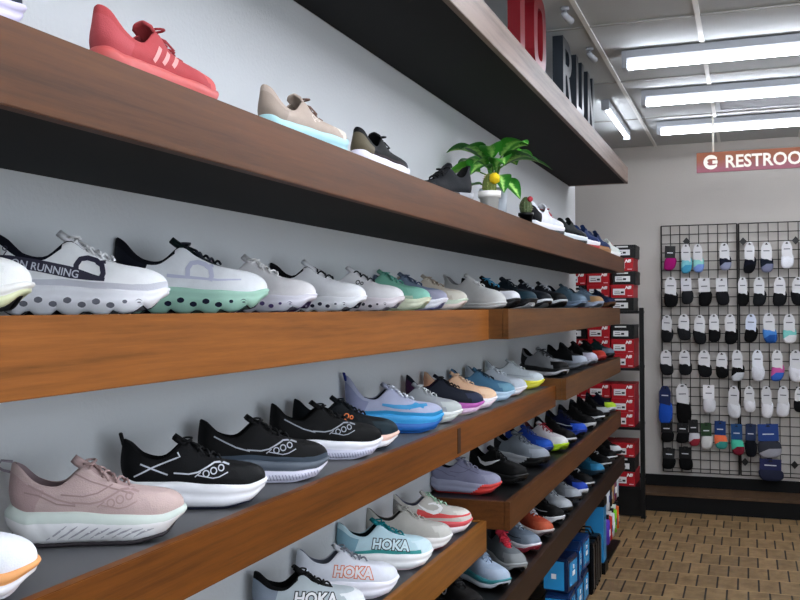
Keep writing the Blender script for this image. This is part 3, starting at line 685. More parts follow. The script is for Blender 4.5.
place('E2', 0.293, 5.159, 0.919, -34, .30, 'black shoe with white toe rim beside the neon shoe', up='0c0d10', sole='0d0e10', sole2='c8cacc', split='high', lace='0a0a0c', det=0, group=fe)
place('E2', 0.293, 5.547, 0.919, -30, .30, 'royal blue shoe with black heel and white line', up='0f1c4e', toe='2452c4', sole='1c3c9a', heel='0a0b10', logo='line', logoc='d8dce4', lace='0e1328', det=1, group=fe)
place('E2', 0.293, 5.892, 0.919, -32, .295, 'black shoe with white toe bumper third from the end', up='0b0c0e', sole='0b0c0e', sole2='d0d2d4', split='toe', lace='0a0a0c', det=0, group=fe)
place('E2', 0.293, 6.279, 0.919, -32, .29, 'black and white striped toe shoe near the end', up='101114', sole='d4d6d8', sole2='111214', split='low', lace='0d0d10', det=0, group=fe)
place('E2', 0.293, 6.516, 0.919, -34, .285, 'black shoe with light grey toe beside the neon toe', up='101114', toe='a9adb0', sole='141518', lace='0d0d10', det=0, group=fe)
place('E2', 0.293, 6.878, 0.919, -34, .28, 'navy shoe with neon yellow toe at the shelf end', up='10173a', toe='b9dc3a', sole='d9dbe4', lace='10131f', det=0, group=fe)
# --- lowest shelf
ff = 'shoes on the lowest shelf'
place('F', 0.318, 3.142, 0.597, -38, .31, 'black shoe with large white strokes at the bottom picture edge', up='0b0b0d', sole='101013', lining='060607', lace='0d0d0f', logo='word_HO', logoc='dcdde0', logo2='', det=1, group=ff)
place('F', 0.318, 3.514, 0.597, -36, .30, 'light blue-grey shoe with teal sole edge', up='9fb0c4', toe='a9b8ca', sole='d9e2ea', sole2='3a8e96', split='high', out='101214', lining='1a2230', lace='8fa0b8', det=1, group=ff)
place('F', 0.318, 3.750, 0.597, -50, .30, 'grey shoe with bright red tongue stripe', up='6e7478', toe='8b8f90', sole='9b9fa0', out='141416', lining='2a2a2e', lace='d8364a', tongue='e23a4c', logo='', det=1, group=ff)
place('F', 0.318, 4.088, 0.597, -34, .305, 'blue-grey shoe with white sole and thin red line', up='6f7c8b', toe='7f8b98', sole='e4dfe4', sole2='9a3040', split='low', out='b02c3a', lining='15181d', lace='a9b2bb', logo='line', logoc='2a3038', det=1, group=ff)
place('F', 0.318, 4.367, 0.597, -38, .30, 'rust orange shoe with white rimmed toe', up='b5482f', toe='c25a3c', sole='d9cfcc', sole2='6a5a5c', split='low', out='3c3436', lining='5a2a20', lace='c9c9d2', det=1, group=ff)
place('F', 0.318, 4.670, 0.597, -32, .30, 'black shoe with white toe strokes after the rust orange one', up='0b0c0e', sole='0e0e10', sole2='d9d9dc', split='toe', lining='08080a', lace='0a0a0c', logo='line', logoc='cfd0d4', det=1, group=ff)
place('F', 0.318, 4.894, 0.597, -34, .30, 'pale grey shoe with black toe of the sole', up='a6abb0', toe='b4b8bc', sole='c9cccf', sole2='101012', split='toe', lining='15161a', lace='8f959c', det=1, group=ff)
place('F', 0.318, 5.189, 0.597, -34, .30, 'silver grey shoe with black laces and dark toe edge', up='8b9096', toe='a3a8ae', sole='b9bcc4', sole2='1c1a22', split='toe', lace='2a2c33', det=0, group=ff)
place('F', 0.318, 5.410, 0.597, -34, .295, 'shoe with royal blue toe on the lowest shelf', up='14204c', toe='2448b4', sole='dcdfe6', lace='10152c', low='1d3a96', det=0, group=ff)
place('F', 0.318, 5.631, 0.597, -34, .295, 'black shoe with white eyelet strokes on the lowest shelf', up='0c0c0e', toe='17181a', sole='cfd2d4', sole2='0c0c0e', split='low', lace='c4c8cc', det=0, group=ff)
place('F', 0.318, 6.084, 0.597, -32, .295, 'teal blue shoe on the lowest shelf', up='1d5f7c', toe='2d7ea6', sole='17384a', lace='1a4a60', det=0, group=ff)
place('F', 0.318, 6.386, 0.597, -34, .285, 'black shoe following the teal blue shoe', up='0b0c0e', sole='b9bcbe', sole2='0b0c0e', split='low', lace='c0c2c6', det=0, group=ff)
place('F', 0.318, 6.690, 0.597, -34, .28, 'black shoe with white toe edge second from the end', up='0c0d10', toe='141517', sole='d6d8da', sole2='0d0e10', split='low', lace='0c0c0e', det=0, group=ff)
place('F', 0.318, 6.966, 0.597, -34, .275, 'last black and white shoe at the end of the lowest shelf', up='101114', toe='d2d4d6', sole='0e0f12', lace='0d0d10', det=0, group=ff)
# --- high shelf with the plants
zB = CZ+.3545
def high(x, y, deg, L, label, **kw): return shoe(label, x, y, zB, math.radians(deg), L, **kw)
high(.215, .71, 80, .31, 'dark navy shoe with white stripe at the upper left corner', up='1a2c40', sole='c9c2dc', lining='101018', heel='2c4a5c', det=1)
high(.19, 1.275, 84, .30, 'coral red shoe with coral sole on the plant shelf', up='b8484b', toe='d05a58', heel='c05155', sole='cc5854', out='c4504e', lining='8e3338', lace='a83a40', logo='stripes', logoc='e79a94', det=2, hh=.02, stack=.25, collar=.0)
high(.18, 1.86, 76, .29, 'beige shoe with pale aqua sole on the plant shelf', up='b7a698', toe='d2c8bb', heel='a69688', hh=.03, sole='a8d2d6', out='b08a6a', lining='7c6d60', lace='7c5f52', logo='smallmark', logoc='d9cdbf', det=2, stack=.3)
high(.20, 2.35, 84, .28, 'black-heeled shoe with tan heel patch and white sole', up='15181f', toe='1c2c40', heel='6a604c', sole='efe9f6', out='5a5a62', lining='0d0f14', lace='1c1f28', low='3a2d30', det=2, stack=.3, hh=.02)
high(.225, 3.36, -112, .32, 'charcoal leather shoe facing the viewer beside the leafy plant', up='25282d', toe='1a1c20', sole='15161a', sole2='9a9ca0', split='heel', out='101114', lining='0a0a0c', lace='08080a', tab=('0c0d10', 'tab'), mirror=True, det=2, stack=.1, hh=.02, collar=.03)
fb = 'shoes at the far end of the plant shelf'
high(.197, 4.551, 72, .30, 'white black and red high shoe just past the small cactus', up='e6e8ee', heel='14151c', toe='e9e4e2', sole='f0eef2', sole2='16181f', split='low', lining='12131a', lace='c8404a', det=1, collar=.05, stack=.2, hh=.03, group=fb)
high(.197, 5.278, 72, .30, 'dark green black shoe with white sole edge on the plant shelf', up='14201e', toe='121a1a', sole='dfe6ea', sole2='15201f', split='low', lace='10181a', det=0, collar=.03, stack=.2, group=fb)
high(.197, 5.788, 72, .30, 'royal blue shoe with white and red sole on the plant shelf', up='1b3468', toe='1f3f80', sole='f0f0f2', sole2='c43038', split='low', lace='152444', det=0, collar=.03, stack=.3, group=fb)
high(.197, 6.294, 72, .30, 'navy and tan shoe on the plant shelf', up='1f3462', heel='26365c', low='b5865a', toe='203a70', sole='a87a50', lace='8a93a8', det=0, collar=.04, group=fb)
high(.215, 6.73, 70, .27, 'white shoe at the far end of the plant shelf', up='dfe4de', toe='cfe0da', sole='eceeea', lace='d0606a', det=0, group=fb)
# ------------------------------------------------------------------ plants on the plant shelf
def blade(bm, uvl, base, d, L, Wd, droop, mi=0, tilt=0):
    d = Vector(d).normalized(); side = d.cross(Vector((0, 0, 1))).normalized(); n = 9
    side = (side+Vector((0, 0, tilt))).normalized()
    rows = []
    for i in range(n+1):
        t = i/n; w = Wd*(math.sin(PI*min(1, t*.96+.04))**.75)*(1-.35*t); p = Vector(base)+d*L*t+Vector((0, 0, -droop*L*t*t))
        rows.append([(bm.verts.new(p+side*(q*w/2)+Vector((0, 0, .16*abs(q)*w))), (.5+q/2, t)) for q in (-1, -.5, 0, .5, 1)])
    for A, B_ in zip(rows, rows[1:]):
        for k in range(4):
            vs = (A[k], A[k+1], B_[k+1], B_[k]); f = bm.faces.new([v[0] for v in vs]); f.smooth = True; f.material_index = mi
            for l_, v in zip(f.loops, vs): l_[uvl].uv = v[1]
zB = CZ+.3545
t = thing('potted_plant', 'leafy green and cream variegated plant in a tall pale grey pot', 'plant', (.155, 4.0, zB))
bm = new(); lathe(bm, [(.050, 0), (.056, .06), (.062, .165), (.056, .165), (.053, .15)], 28); obj('pot', bm, mat('aeb4bb', .5), t, True)
bm = new(); lathe(bm, [(.052, .145), (.03, .152), (.002, .154)], 20); obj('soil', bm, mat('2b221b', .9), t)
random.seed(4)
leaves = [(-60, .5, .26, .11, .55, .16), (-20, .45, .25, .12, .5, .18), (20, .4, .27, .10, .55, .2), (200, .35, .25, .12, .75, .14), (160, .55, .21, .11, .45, .2), (110, .5, .2, .1, .5, .2), (250, .5, .20, .11, .7, .18), (300, .2, .20, .11, .75, .1), (-80, .9, .20, .11, .5, .22), (0, 1.0, .20, .12, .5, .22), (70, .7, .22, .11, .5, .2), (-40, -.05, .19, .09, .55, .08), (215, .0, .17, .10, .6, .06), (-100, .3, .23, .11, .55, .16), (35, .85, .24, .12, .6, .22), (235, .8, .22, .12, .5, .22), (-30, .75, .27, .12, .55, .24), (190, .7, .24, .12, .5, .23)]
for (az, el, Ln, Wd, dr, h0) in leaves:
    a = math.radians(az); d = Vector((math.cos(a)*.8, math.sin(a), el))
    s0 = Vector((0, 0, .15)); s1 = Vector((.03*math.cos(a), .03*math.sin(a), .15+h0*.55)); s2 = s1+d.normalized()*.03
    bm = new(); tube(bm, [s0, s0.lerp(s1, .5)+Vector((0, 0, .01)), s1, s2], .0035, 6); obj('stem', bm, mat('5f8f3c', .5), t, True)
    bm = new(); uvl = bm.loops.layers.uv.new('UVMap'); blade(bm, uvl, s2, d, Ln*.85, Wd*1.1, dr, tilt=random.uniform(-.3, .3))
    obj('leaf', bm, mat(random.choice(('3c9a2c', '2a7a22', '58b034')), .4, kind='leaf'), t, False)
def cactus(bm, r, h, ribs=11, n=44, c=(0, 0, 0)):
    rows = []
    for j in range(13):
        v = j/12; rr = r*(math.sin(PI*(.18+.80*v))**.6); rows.append([bm.verts.new((c[0]+rr*(1+.09*math.cos(ribs*2*PI*k/n))*math.cos(2*PI*k/n), c[1]+rr*(1+.09*math.cos(ribs*2*PI*k/n))*math.sin(2*PI*k/n), c[2]+h*v)) for k in range(n)])
    for A, B_ in zip(rows, rows[1:]): bridge(bm, A, B_)
    bm.faces.new(rows[-1]); bm.faces.new(rows[0][::-1])
def spines(r, h, cnt, z0):
    bm = new()
    for i in range(cnt):
        a = random.random()*2*PI; v = .1+.85*random.random(); rr = r*(math.sin(PI*(.18+.80*v))**.6)
        p = Vector((rr*math.cos(a), rr*math.sin(a), z0+h*v)); tube(bm, [p, p*1.0+Vector((math.cos(a)*.006, math.sin(a)*.006, .002))], .0007, 3)
    return bm
t = thing('potted_cactus', 'cactus with a yellow flower in a white pot in front of the leafy plant', 'plant', (.25, 3.57, zB))
bm = new(); lathe(bm, [(.030, 0), (.037, .075), (.044, .075), (.045, .10), (.040, .10), (.038, .088)], 28); obj('pot', bm, mat('e8e4dc', .5), t, True)
bm = new(); lathe(bm, [(.038, .086), (.002, .09)], 20); obj('soil', bm, mat('4a3a2c', .9), t)
bm = new(); cactus(bm, .026, .085, c=(0, 0, .086)); obj('cactus_body', bm, mat('6f7f3e', .6, kind='fluff'), t, True)
obj('spines', spines(.026, .085, 90, .086), mat('b89a5c', .6), t)
bm = new(); bmesh.ops.create_uvsphere(bm, u_segments=16, v_segments=10, radius=.021)
for v in bm.verts: v.co = v.co*(1+.12*math.sin(v.co.x*700)*math.sin(v.co.y*700))+Vector((.026, -.02, .148))
obj('flower', bm, mat('e8c51c', .7, kind='fluff'), t, True)
t = thing('potted_cactus', 'small cactus with a red flower in a black pot', 'plant', (.26, 4.17, zB))
bm = new(); lathe(bm, [(.024, 0), (.030, .058), (.035, .058), (.035, .072), (.030, .072)], 24); obj('pot', bm, mat('0f1012', .4), t, True)
bm = new(); lathe(bm, [(.030, .066), (.002, .07)], 20); obj('soil', bm, mat('3a2e24', .9), t)
bm = new(); cactus(bm, .027, .078, c=(0, 0, .066)); obj('cactus_body', bm, mat('5d6b46', .6, kind='fluff'), t, True)
obj('spines', spines(.027, .078, 90, .066), mat('9a9470', .6), t)
bm = new(); bmesh.ops.create_uvsphere(bm, u_segments=12, v_segments=8, radius=.013)
for v in bm.verts: v.co = v.co+Vector((.022, -.012, .132))
obj('flower', bm, mat('c2404c', .7, kind='fluff'), t, True)

# ------------------------------------------------------------------ block letters on the top shelf
zA = CZ+1.0195
def letter(ch, y0, wid, h, col, label):
    # outline in (y, z); the side thickness runs in x; strokes joined in one mesh
    t_ = .052; xf = CX-.835; s = wid*.27 ; bm = new()
    if ch == 'T': polys = [[(wid/2-s/2, 0), (wid/2+s/2, 0), (wid/2+s/2, h-.055), (wid, h-.055), (wid, h), (0, h), (0, h-.055), (wid/2-s/2, h-.055)]]
    elif ch == 'O' or ch == 'B': polys = []
    elif ch == 'U': polys = [[(0, h), (0, .05), (.03, 0), (wid-.03, 0), (wid, .05), (wid, h), (wid-s, h), (wid-s, .055), (s, .055), (s, h)]]
    elif ch == 'N': polys = [[(0, 0), (s, 0), (s, h*.62), (wid-s, 0), (wid, 0), (wid, h), (wid-s, h), (wid-s, h*.38), (s, h), (0, h)]]
    else: polys = []
    for p in polys: prism(bm, p, 'x', 0, t_)
    if ch == 'O':
        n = 36; out_ = []; inn = []
        for i in range(n):
            a = 2*PI*i/n; ca, sa = math.cos(a), math.sin(a)
            ex = lambda v: math.copysign(abs(v)**.6, v)
            out_.append((wid/2+wid/2*ex(ca), h/2+h/2*ex(sa))); inn.append((wid/2+(wid/2-s)*ex(ca), h/2+(h/2-.055)*ex(sa)))
        for k in range(n):
            prism(bm, [out_[k], out_[(k+1) % n], inn[(k+1) % n], inn[k]], 'x', 0, t_)
        bmesh.ops.remove_doubles(bm, verts=bm.verts, dist=.0001)
    if ch in 'RB' and ch == 'R':
        prism(bm, [(0, 0), (s, 0), (s, h), (0, h)], 'x', 0, t_)
        n = 14; o1 = []; i1 = []; cy = h*.72; R_ = h*.28; r_ = R_-.05
        for i in range(n+1):
            a = PI/2-PI*i/n; o1.append((wid-wid*.45+wid*.45*math.cos(a), cy+R_*math.sin(a))); i1.append((wid-wid*.45+(wid*.45-s)*math.cos(a), cy+r_*math.sin(a)))
        for k in range(n): prism(bm, [o1[k], o1[k+1], i1[k+1], i1[k]], 'x', 0, t_)
        prism(bm, [(s, h-.05), (wid*.55, h-.05), (wid*.55, h), (s, h)], 'x', 0, t_); prism(bm, [(s, h*.44), (wid*.55, h*.44), (wid*.55, h*.44+.05), (s, h*.44+.05)], 'x', 0, t_)
        prism(bm, [(wid*.42, h*.44), (wid-s, 0), (wid, 0), (wid*.42+s, h*.44)], 'x', 0, t_)
    o = obj('block_letter', bm, mat(col, .35), loc=(xf-t_, y0, zA)); tag(o, label, 'letter', 'standing block letters')
RED, GRY = '7a0f1a', '2c343d'
letter('T', 3.56, .30, .335, RED, 'tall red block letter T standing on the top shelf')
letter('O', 3.93, .25, .335, RED, 'red block letter O standing on the top shelf')
letter('R', 4.60, .24, .315, GRY, 'dark grey block letter R standing on the top shelf')
letter('U', 4.98, .24, .315, GRY, 'dark grey block letter U between the R and the N')
letter('N', 5.36, .24, .315, GRY, 'dark grey block letter N farthest along the top shelf')

# ------------------------------------------------------------------ rack of shoe boxes
RK = mat('0c0d0e', .45)
t = thing('box_rack', 'black metal rack of shoe boxes in the corner beyond the shelves', 'rack', (0, 0, 0))
X0, X1, Y0, Y1 = CX-1.62, CX-.775, 7.72, 8.10
for (x, y) in ((X1-.035, Y0-.02), (X1-.075, Y1), (X0, Y0-.02), (X0, Y1)):
    obj('post', box(new(), x, x+.035, y, y+.035, 0, CZ-.005, bev=.002), RK, t)
decks = [CZ-.03, CZ-.485, CZ-.958, CZ-1.43]
for zd in decks: obj('deck', box(new(), X0+.036, X1-.036, Y0-.019, Y1+.03, zd-.022, zd, bev=.001), RK, t)
obj('kick_panel', box(new(), X0+.036, X1-.036, Y0+.02, Y0+.03, .01, decks[3]-.0225), RK, t)
def shoebox(xc, z, wd, h, col, i, j, deck):
    y0 = Y0-.015
    where = ['left', 'middle', 'right'][j]
    dn = ['on top of the rack', 'on the rack\'s second tier', 'on the rack\'s third tier', 'on the rack\'s lowest tier'][deck]
    n_ = ['bottom', 'second', 'third', 'fourth', 'fifth'][i]
    cn = 'red' if col == 'R' else 'black'
    t = thing('shoe_box', '%s shoe box, %s from below in the %s stack %s' % (cn, n_, where, dn), 'box', (xc-wd/2, y0, z), random.uniform(-.012, .012), 'shoe boxes on the corner rack')
    c = 'b3111f' if col == 'R' else '121314'
    obj('carton', box(new(), 0, wd, .004, .33, 0, h-.028, bev=.001), mat(c, .45), t)
    obj('lid', box(new(), -.002, wd+.002, 0, .334, h-.028, h-.0015, bev=.001), mat(c if col == 'R' else '17181a', .45), t)
    obj('paper_label', box(new(), .018, .112 if col == 'R' else .135, -.0015, .0035, .022, .072 if col == 'R' else .066), mat('dcdcdc', .6), t)
    obj('print_line', box(box(box(new(), .028, .075, -.0025, -.0016, .034, .04), .080, .104, -.0025, -.0016, .034, .05), .03, .07, -.0025, -.0016, .05, .054), mat('3a3a3a', .6), t)
    if col == 'R':
        bm = text_mesh('N', .032, 0, .0022, 1.1)
        b2 = text_mesh('B', .032, 0, .0022, 1.1)
        for v in bm.verts: v.co = Vector((v.co.x+v.co.y*.35+wd-.064, -.0035, v.co.y+h-.036))
        for v in b2.verts: v.co = Vector((v.co.x+v.co.y*.35+wd-.040, -.0035, v.co.y+h-.036))
        me_ = bpy.data.meshes.new('x'); b2.to_mesh(me_); b2.free(); bm.from_mesh(me_); bpy.data.meshes.remove(me_)
        obj('printed_mark', bm, mat('f0e8e8', .6), t)
        obj('small_print', box(new(), wd-.045, wd-.01, -.0015, .0035, .012, .018), mat('e8b8bc', .6), t)
    else:
        obj('white_print', box(new(), .03, .12, -.0015, -.0002, h-.022, h-.010), mat('cfcfcf', .6), t)
random.seed(8)
xs = [CX-1.318, CX-1.131, CX-.942]
plan = {0: (['R', 'B', 'R', 'R', 'R'], ['R', 'R', 'R', 'R'], ['B', 'R', 'B', 'R', 'B']),
        1: (['R', 'R', 'B'], ['R', 'R', 'R'], ['R', 'R', 'B']),
        2: (['R', 'R', 'R'], ['R', 'B', 'R'], ['R', 'R', 'R']),
        3: (['R', 'R', 'B'], ['R', 'B', 'R'], ['R', 'B', 'R'])}
for deck, cols_ in plan.items():
    ph = .106 if deck == 0 else .1145
    for j, stack_ in enumerate(cols_):
        for i, c in enumerate(stack_):
            wd = .178
            xo = .018 if (deck == 0 and j == 2 and c == 'B' and i > 1) else 0
            shoebox(xs[j]+xo, decks[deck]+.0008+i*ph, wd, ph, c, i, j, deck)

# ------------------------------------------------------------------ sock wall
GX0 = CX-.686; GT = CZ+.69; GB = CZ-1.40; CELL = .0762; GY = YB-.045
BK = mat('101012', .4)
def grid_panel(x0, label):
    t = thing('grid_panel', label, 'grid panel', (x0, GY, GB), 0, 'wire grid panels on the far wall')
    bm = new(); Wd = CELL*8; H = GT-GB
    for i in range(9): tube(bm, [(i*CELL, 0, 0), (i*CELL, 0, H)], .0062 if i in (0, 8) else .0036, 5)
    k = int(H/CELL)
    for i in range(k+1): tube(bm, [(0, .004, H-i*CELL), (Wd, .004, H-i*CELL)], .0042 if i == 0 else .0036, 5)
    tube(bm, [(0, 0, 0), (Wd, 0, 0)], .0042, 5)
    obj('wire_mesh', bm, BK, t)
    for (a, b) in ((0, .15), (Wd, .15), (0, H-.15), (Wd, H-.15)):
        bm = new(); tube(bm, [(a, 0, b), (a, YB-GY-.001, b)], .006, 6); obj('wall_bracket', bm, BK, t)
    return t
grid_panel(GX0, 'left black wire grid panel on the far wall')
grid_panel(GX0+CELL*8+.0135, 'right black wire grid panel on the far wall')
def sock_pack(x, zt, zb, wd, head, body, style, label, second=None, big=False):
    """a header card on a peg with the folded sock under it"""
    y = GY-.06; H = zt-zb; hh_ = H*(.50 if style != 'long' else .42)
    t = thing('sock_pack', label, 'socks', (x, y, zb), random.uniform(-.08, .08), 'sock packs on the wire grid')
    w = wd/2*.90; t.rotation_euler = (0, random.uniform(-.05, .05), random.uniform(-.12, .12))
    # card
    top = H; bot = H-hh_
    if style == 'card': pl = [(-w, bot), (w, bot), (w, top), (-w, top)]
    else: pl = [(-w*.92, bot-.01), (w*.92, bot-.03), (w*.95, top-.05), (w*.62, top-.012), (w*.3, top), (-w*.3, top), (-w*.62, top-.012), (-w*.95, top-.05)]
    obj('header_card', prism(new(), pl, 'y', -.018, -.014), mat(head, .55), t)
    obj('peg_slot', prism(new(), [(-w*.25, top-.022), (w*.25, top-.022), (w*.1, top-.01), (-w*.1, top-.01)], 'y', -.0186, -.0181), mat('1a1a1a', .6), t)
    obj('print_line', box(new(), -w*.55, w*.55, -.0192, -.0182, top-hh_*.62, top-hh_*.62+.008), mat('5c5f66' if head[0] in 'cdef' else 'd8dade', .6), t)
    # folded sock: rounded pad with a heel bulge
    bm = new(); n = 20; rows = []
    zc = (bot+.012)/2; hz = (bot+.012)/2+.004
    sk = random.uniform(-.012, .012)
    for j in range(7):
        a = -PI/2+PI*j/6; row = []
        for k in range(n):
            b = 2*PI*k/n; ex = lambda v, p=.7: math.copysign(abs(v)**p, v)
            zq = ex(math.sin(b)); xw = w*(1.16+.10*math.sin(b*1.0+1.2)-.06*(zq > .5))
            rad = math.cos(a)**.45 if abs(math.cos(a)) > 1e-6 else .0
            row.append(bm.verts.new((ex(math.cos(b))*xw*rad+sk*(-zq), .020*math.sin(a), zc+zq*hz*rad)))
        rows.append(row)
    for A, B_ in zip(rows, rows[1:]): bridge(bm, A, B_)
    for f in bm.faces:
        f.material_index = 1 if (second and f.calc_center_median().z < zc-.1*hz+.2*f.calc_center_median().x) else 0
    obj('sock', bm, [mat(body, .9, kind='fluff'), mat(second or body, .9, kind='fluff')], t, True)
    # peg
    hk = thing('peg_hook', 'peg holding the ' + label, 'hook', (x, GY, zt-.016), 0, 'peg hooks in the wire grid')
    bm = new(); tube(bm, [(0, -.003, 0), (0, -.095, 0), (0, -.10, .008)], .003, 6); obj('peg', bm, BK, hk, True)
    obj('back_clip', box(new(), -.02, .02, -.008, -.0045, -.004, .012), BK, hk)
random.seed(23)
ordn = ['first', 'second', 'third', 'fourth', 'fifth', 'sixth', 'seventh', 'eighth', 'ninth']
PACKS = [
[(0.573, 2.195, 1.992, 0.095, '1a1a1c', 'a0126c', None, 'card', 'black-headed pack of magenta socks'),
 (0.711, 2.208, 1.964, 0.086, 'cdcdce', '7ec4cc', '4a9fc0', '', 'white-headed pack of aqua and teal socks'),
 (0.807, 2.205, 1.97, 0.086, 'cdcdce', '8fd0c8', '7c9ad8', '', 'white-headed pack of mint and lilac socks'),
 (1.021, 2.207, 1.983, 0.092, 'cdcdce', '1c2238', '8a90a8', '', 'white-headed pack of navy socks with grey patch'),
 (1.207, 2.209, 1.954, 0.09, 'cdcdce', '161a30', '10121f', '', 'white-headed pack of deep navy socks'),
 (1.338, 2.205, 1.96, 0.097, 'cdcdce', '1a2438', '7a7e98', '', 'white-headed pack of navy and lilac grey socks'),
 (1.496, 2.208, 1.989, 0.095, 'cdcdce', 'e0e2e8', None, '', 'all white sock pack beside the diamond clip'),
 (1.638, 2.204, 1.986, 0.087, 'cdcdce', 'dddde0', None, '', 'white sock pack at the picture edge')],
[(0.579, 1.933, 1.679, 0.111, 'cdcdce', '0e1018', None, '', 'white and red edged pack of black socks'),
 (0.716, 1.922, 1.704, 0.094, 'c8c8cc', '2a2c30', None, 'card', 'grey-headed pack of short dark socks'),
 (0.86, 1.919, 1.686, 0.101, 'cdcdce', '0d0d10', None, 'card', 'white and black headed pack of black socks'),
 (0.995, 1.917, 1.693, 0.1, 'cdcdce', '232429', None, 'card', 'white and black headed pack of charcoal socks'),
 (1.158, 1.922, 1.684, 0.083, 'cdcdce', '0e0e12', None, '', 'narrow pack of black socks at the panel seam'),
 (1.281, 1.92, 1.683, 0.097, 'cdcdce', '24272c', None, '', 'pack of charcoal socks right of the panel seam'),
 (1.433, 1.918, 1.682, 0.103, 'cdcdce', '202226', None, '', 'large pack of round charcoal socks'),
 (1.568, 1.915, 1.689, 0.102, 'cdcdce', '1e2024', None, '', 'charcoal sock pack cut by the picture edge')],
[(0.544, 1.612, 1.384, 0.096, 'cdcdce', '232529', None, '', 'pack of charcoal socks at the left grid edge'),
 (0.682, 1.62, 1.401, 0.102, 'cdcdce', '26282c', None, '', 'pack of puffy charcoal socks'),
 (0.806, 1.611, 1.369, 0.101, 'cdcdce', '24262a', None, '', 'pack of wide charcoal socks'),
 (0.929, 1.619, 1.386, 0.092, 'cdcdce', '131418', None, '', 'pack of black socks left of the seam'),
 (1.062, 1.618, 1.37, 0.099, 'cdcdce', '101114', None, '', 'pack of black socks nearest the seam'),
 (1.21, 1.618, 1.388, 0.098, 'c8d0e0', '0a0a0d', None, '', 'pale blue headed pack of jet black socks'),
 (1.359, 1.625, 1.38, 0.104, 'cdcdce', '4a86cc', '2456a0', '', 'pack of bright blue socks'),
 (1.506, 1.616, 1.381, 0.102, 'cdcdce', '7cc8c0', 'e6e6e8', '', 'pack of mint and white socks'),
 (1.632, 1.616, 1.382, 0.087, 'cdcdce', '3c9a90', None, '', 'pack of green socks at the picture edge')],
[(0.541, 1.316, 1.105, 0.104, 'cdcdce', '24262a', None, '', 'pack of charcoal socks above the long blue pack'),
 (0.695, 1.317, 1.108, 0.102, 'cdcdce', '202226', None, '', 'pack of charcoal socks above the long black pack'),
 (0.847, 1.319, 1.094, 0.108, 'cdcdce', '1c1e22', None, '', 'wide pack of dark socks'),
 (0.985, 1.303, 1.088, 0.1, 'cdcdce', '0e0f12', None, '', 'pack of black ankle socks'),
 (1.11, 1.321, 1.066, 0.098, 'cdcdce', '0c0d10', 'c8ccd0', '', 'pack of black socks with pale toes'),
 (1.264, 1.323, 1.069, 0.097, 'dfe2e8', 'd6d8de', None, '', 'all white pack of ankle socks'),
 (1.413, 1.324, 1.072, 0.096, 'cdcdce', 'cc5c9c', '3c6cc8', '', 'pack of pink and blue socks'),
 (1.548, 1.325, 1.067, 0.102, 'cdcdce', 'e0e0e6', None, '', 'white sock pack in the right half')],
[(0.526, 1.012, 0.691, 0.112, '1a2c60', '1c50b4', None, 'long', 'long royal blue pack with neon line'),
 (0.68, 1.032, 0.696, 0.118, 'cdcdce', '08080a', None, 'long', 'long black pack under a white header'),
 (0.88, 1.028, 0.795, 0.1, 'e6e6e8', 'cfcfd2', None, 'card', 'black and white header pack with white sock'),
 (1.072, 1.024, 0.76, 0.099, 'cdcdce', 'd2d4d8', None, '', 'pack of white socks with grey heel'),
 (1.196, 1.027, 0.813, 0.09, 'cdcdce', 'dcdce0', None, '', 'short pack of white socks'),
 (1.334, 1.03, 0.769, 0.089, 'cdcdce', 'dfdfe3', None, '', 'pack of white no-show socks'),
 (1.448, 1.032, 0.781, 0.096, 'cdcdce', 'dadade', None, '', 'pack of white socks with tilted toe'),
 (1.575, 1.027, 0.825, 0.087, 'cdcdce', '15161a', None, '', 'white-headed pack of black socks at the edge')],
[(0.544, 0.7, 0.539, 0.103, '17181b', '101114', None, 'card', 'black gloves like pack with grey print'),
 (0.665, 0.704, 0.536, 0.102, '17181b', '121316', None, 'card', 'black pack with round grey print'),
 (0.762, 0.733, 0.515, 0.086, '1c1c20', 'c8c8cc', '9a2c38', 'card', 'black white and red pack'),
 (0.861, 0.711, 0.495, 0.093, '1f4a1c', 'c8c8c4', None, 'card', 'green-headed pack of pale grey socks'),
 (0.968, 0.731, 0.5, 0.1, '123a78', 'f0744c', '3c9a90', 'card', 'blue-headed pack of orange socks'),
 (1.101, 0.711, 0.456, 0.098, '124a80', '4cc4a4', '8a2438', 'card', 'blue-headed pack of mint and maroon socks'),
 (1.201, 0.715, 0.445, 0.09, '14305c', '101524', None, 'card', 'navy pack of black socks'),
 (1.346, 0.72, 0.443, 0.177, '143c84', '3c3e48', 'a0a0a8', 'card', 'large navy card with charcoal gloves')],
[(0.55, 0.489, 0.312, 0.103, '15161a', '0f1013', None, 'card', 'lowest black pack at the left grid edge'),
 (0.688, 0.504, 0.311, 0.11, '15161a', '0f1013', None, 'card', 'lowest black pack second from the left'),
 (1.351, 0.436, 0.257, 0.184, '141f5c', '30344c', None, 'card', 'lowest wide navy card with grey wool socks')]]
for r_, row in enumerate(PACKS):
    for i, (x, zt, zb, wd, head, body, second, style, desc) in enumerate(row):
        sock_pack(x, zt, zb, wd, head, body, style, desc+', row '+ordn[r_], second)
for (x, z, lab) in [(0.711, 2.233, 'black diamond clip above the aqua sock pack'), (1.161, 2.219, 'black diamond clip at the top of the panel seam'), (1.564, 2.215, 'black diamond clip at upper right of the grid'), (1.16, 0.393, 'black diamond clip low on the grid beside the panel seam'), (1.539, 0.388, 'black diamond clip at lower right of the grid')]:
    bm = new(); prism(bm, [(-.03, 0), (0, -.034), (.03, 0), (0, .034)], 'y', -.004, .004)
    o = obj('diamond_clip', bm, BK, loc=(x, GY-.016, z)); tag(o, lab, 'clip', 'black diamond clips on the grid')

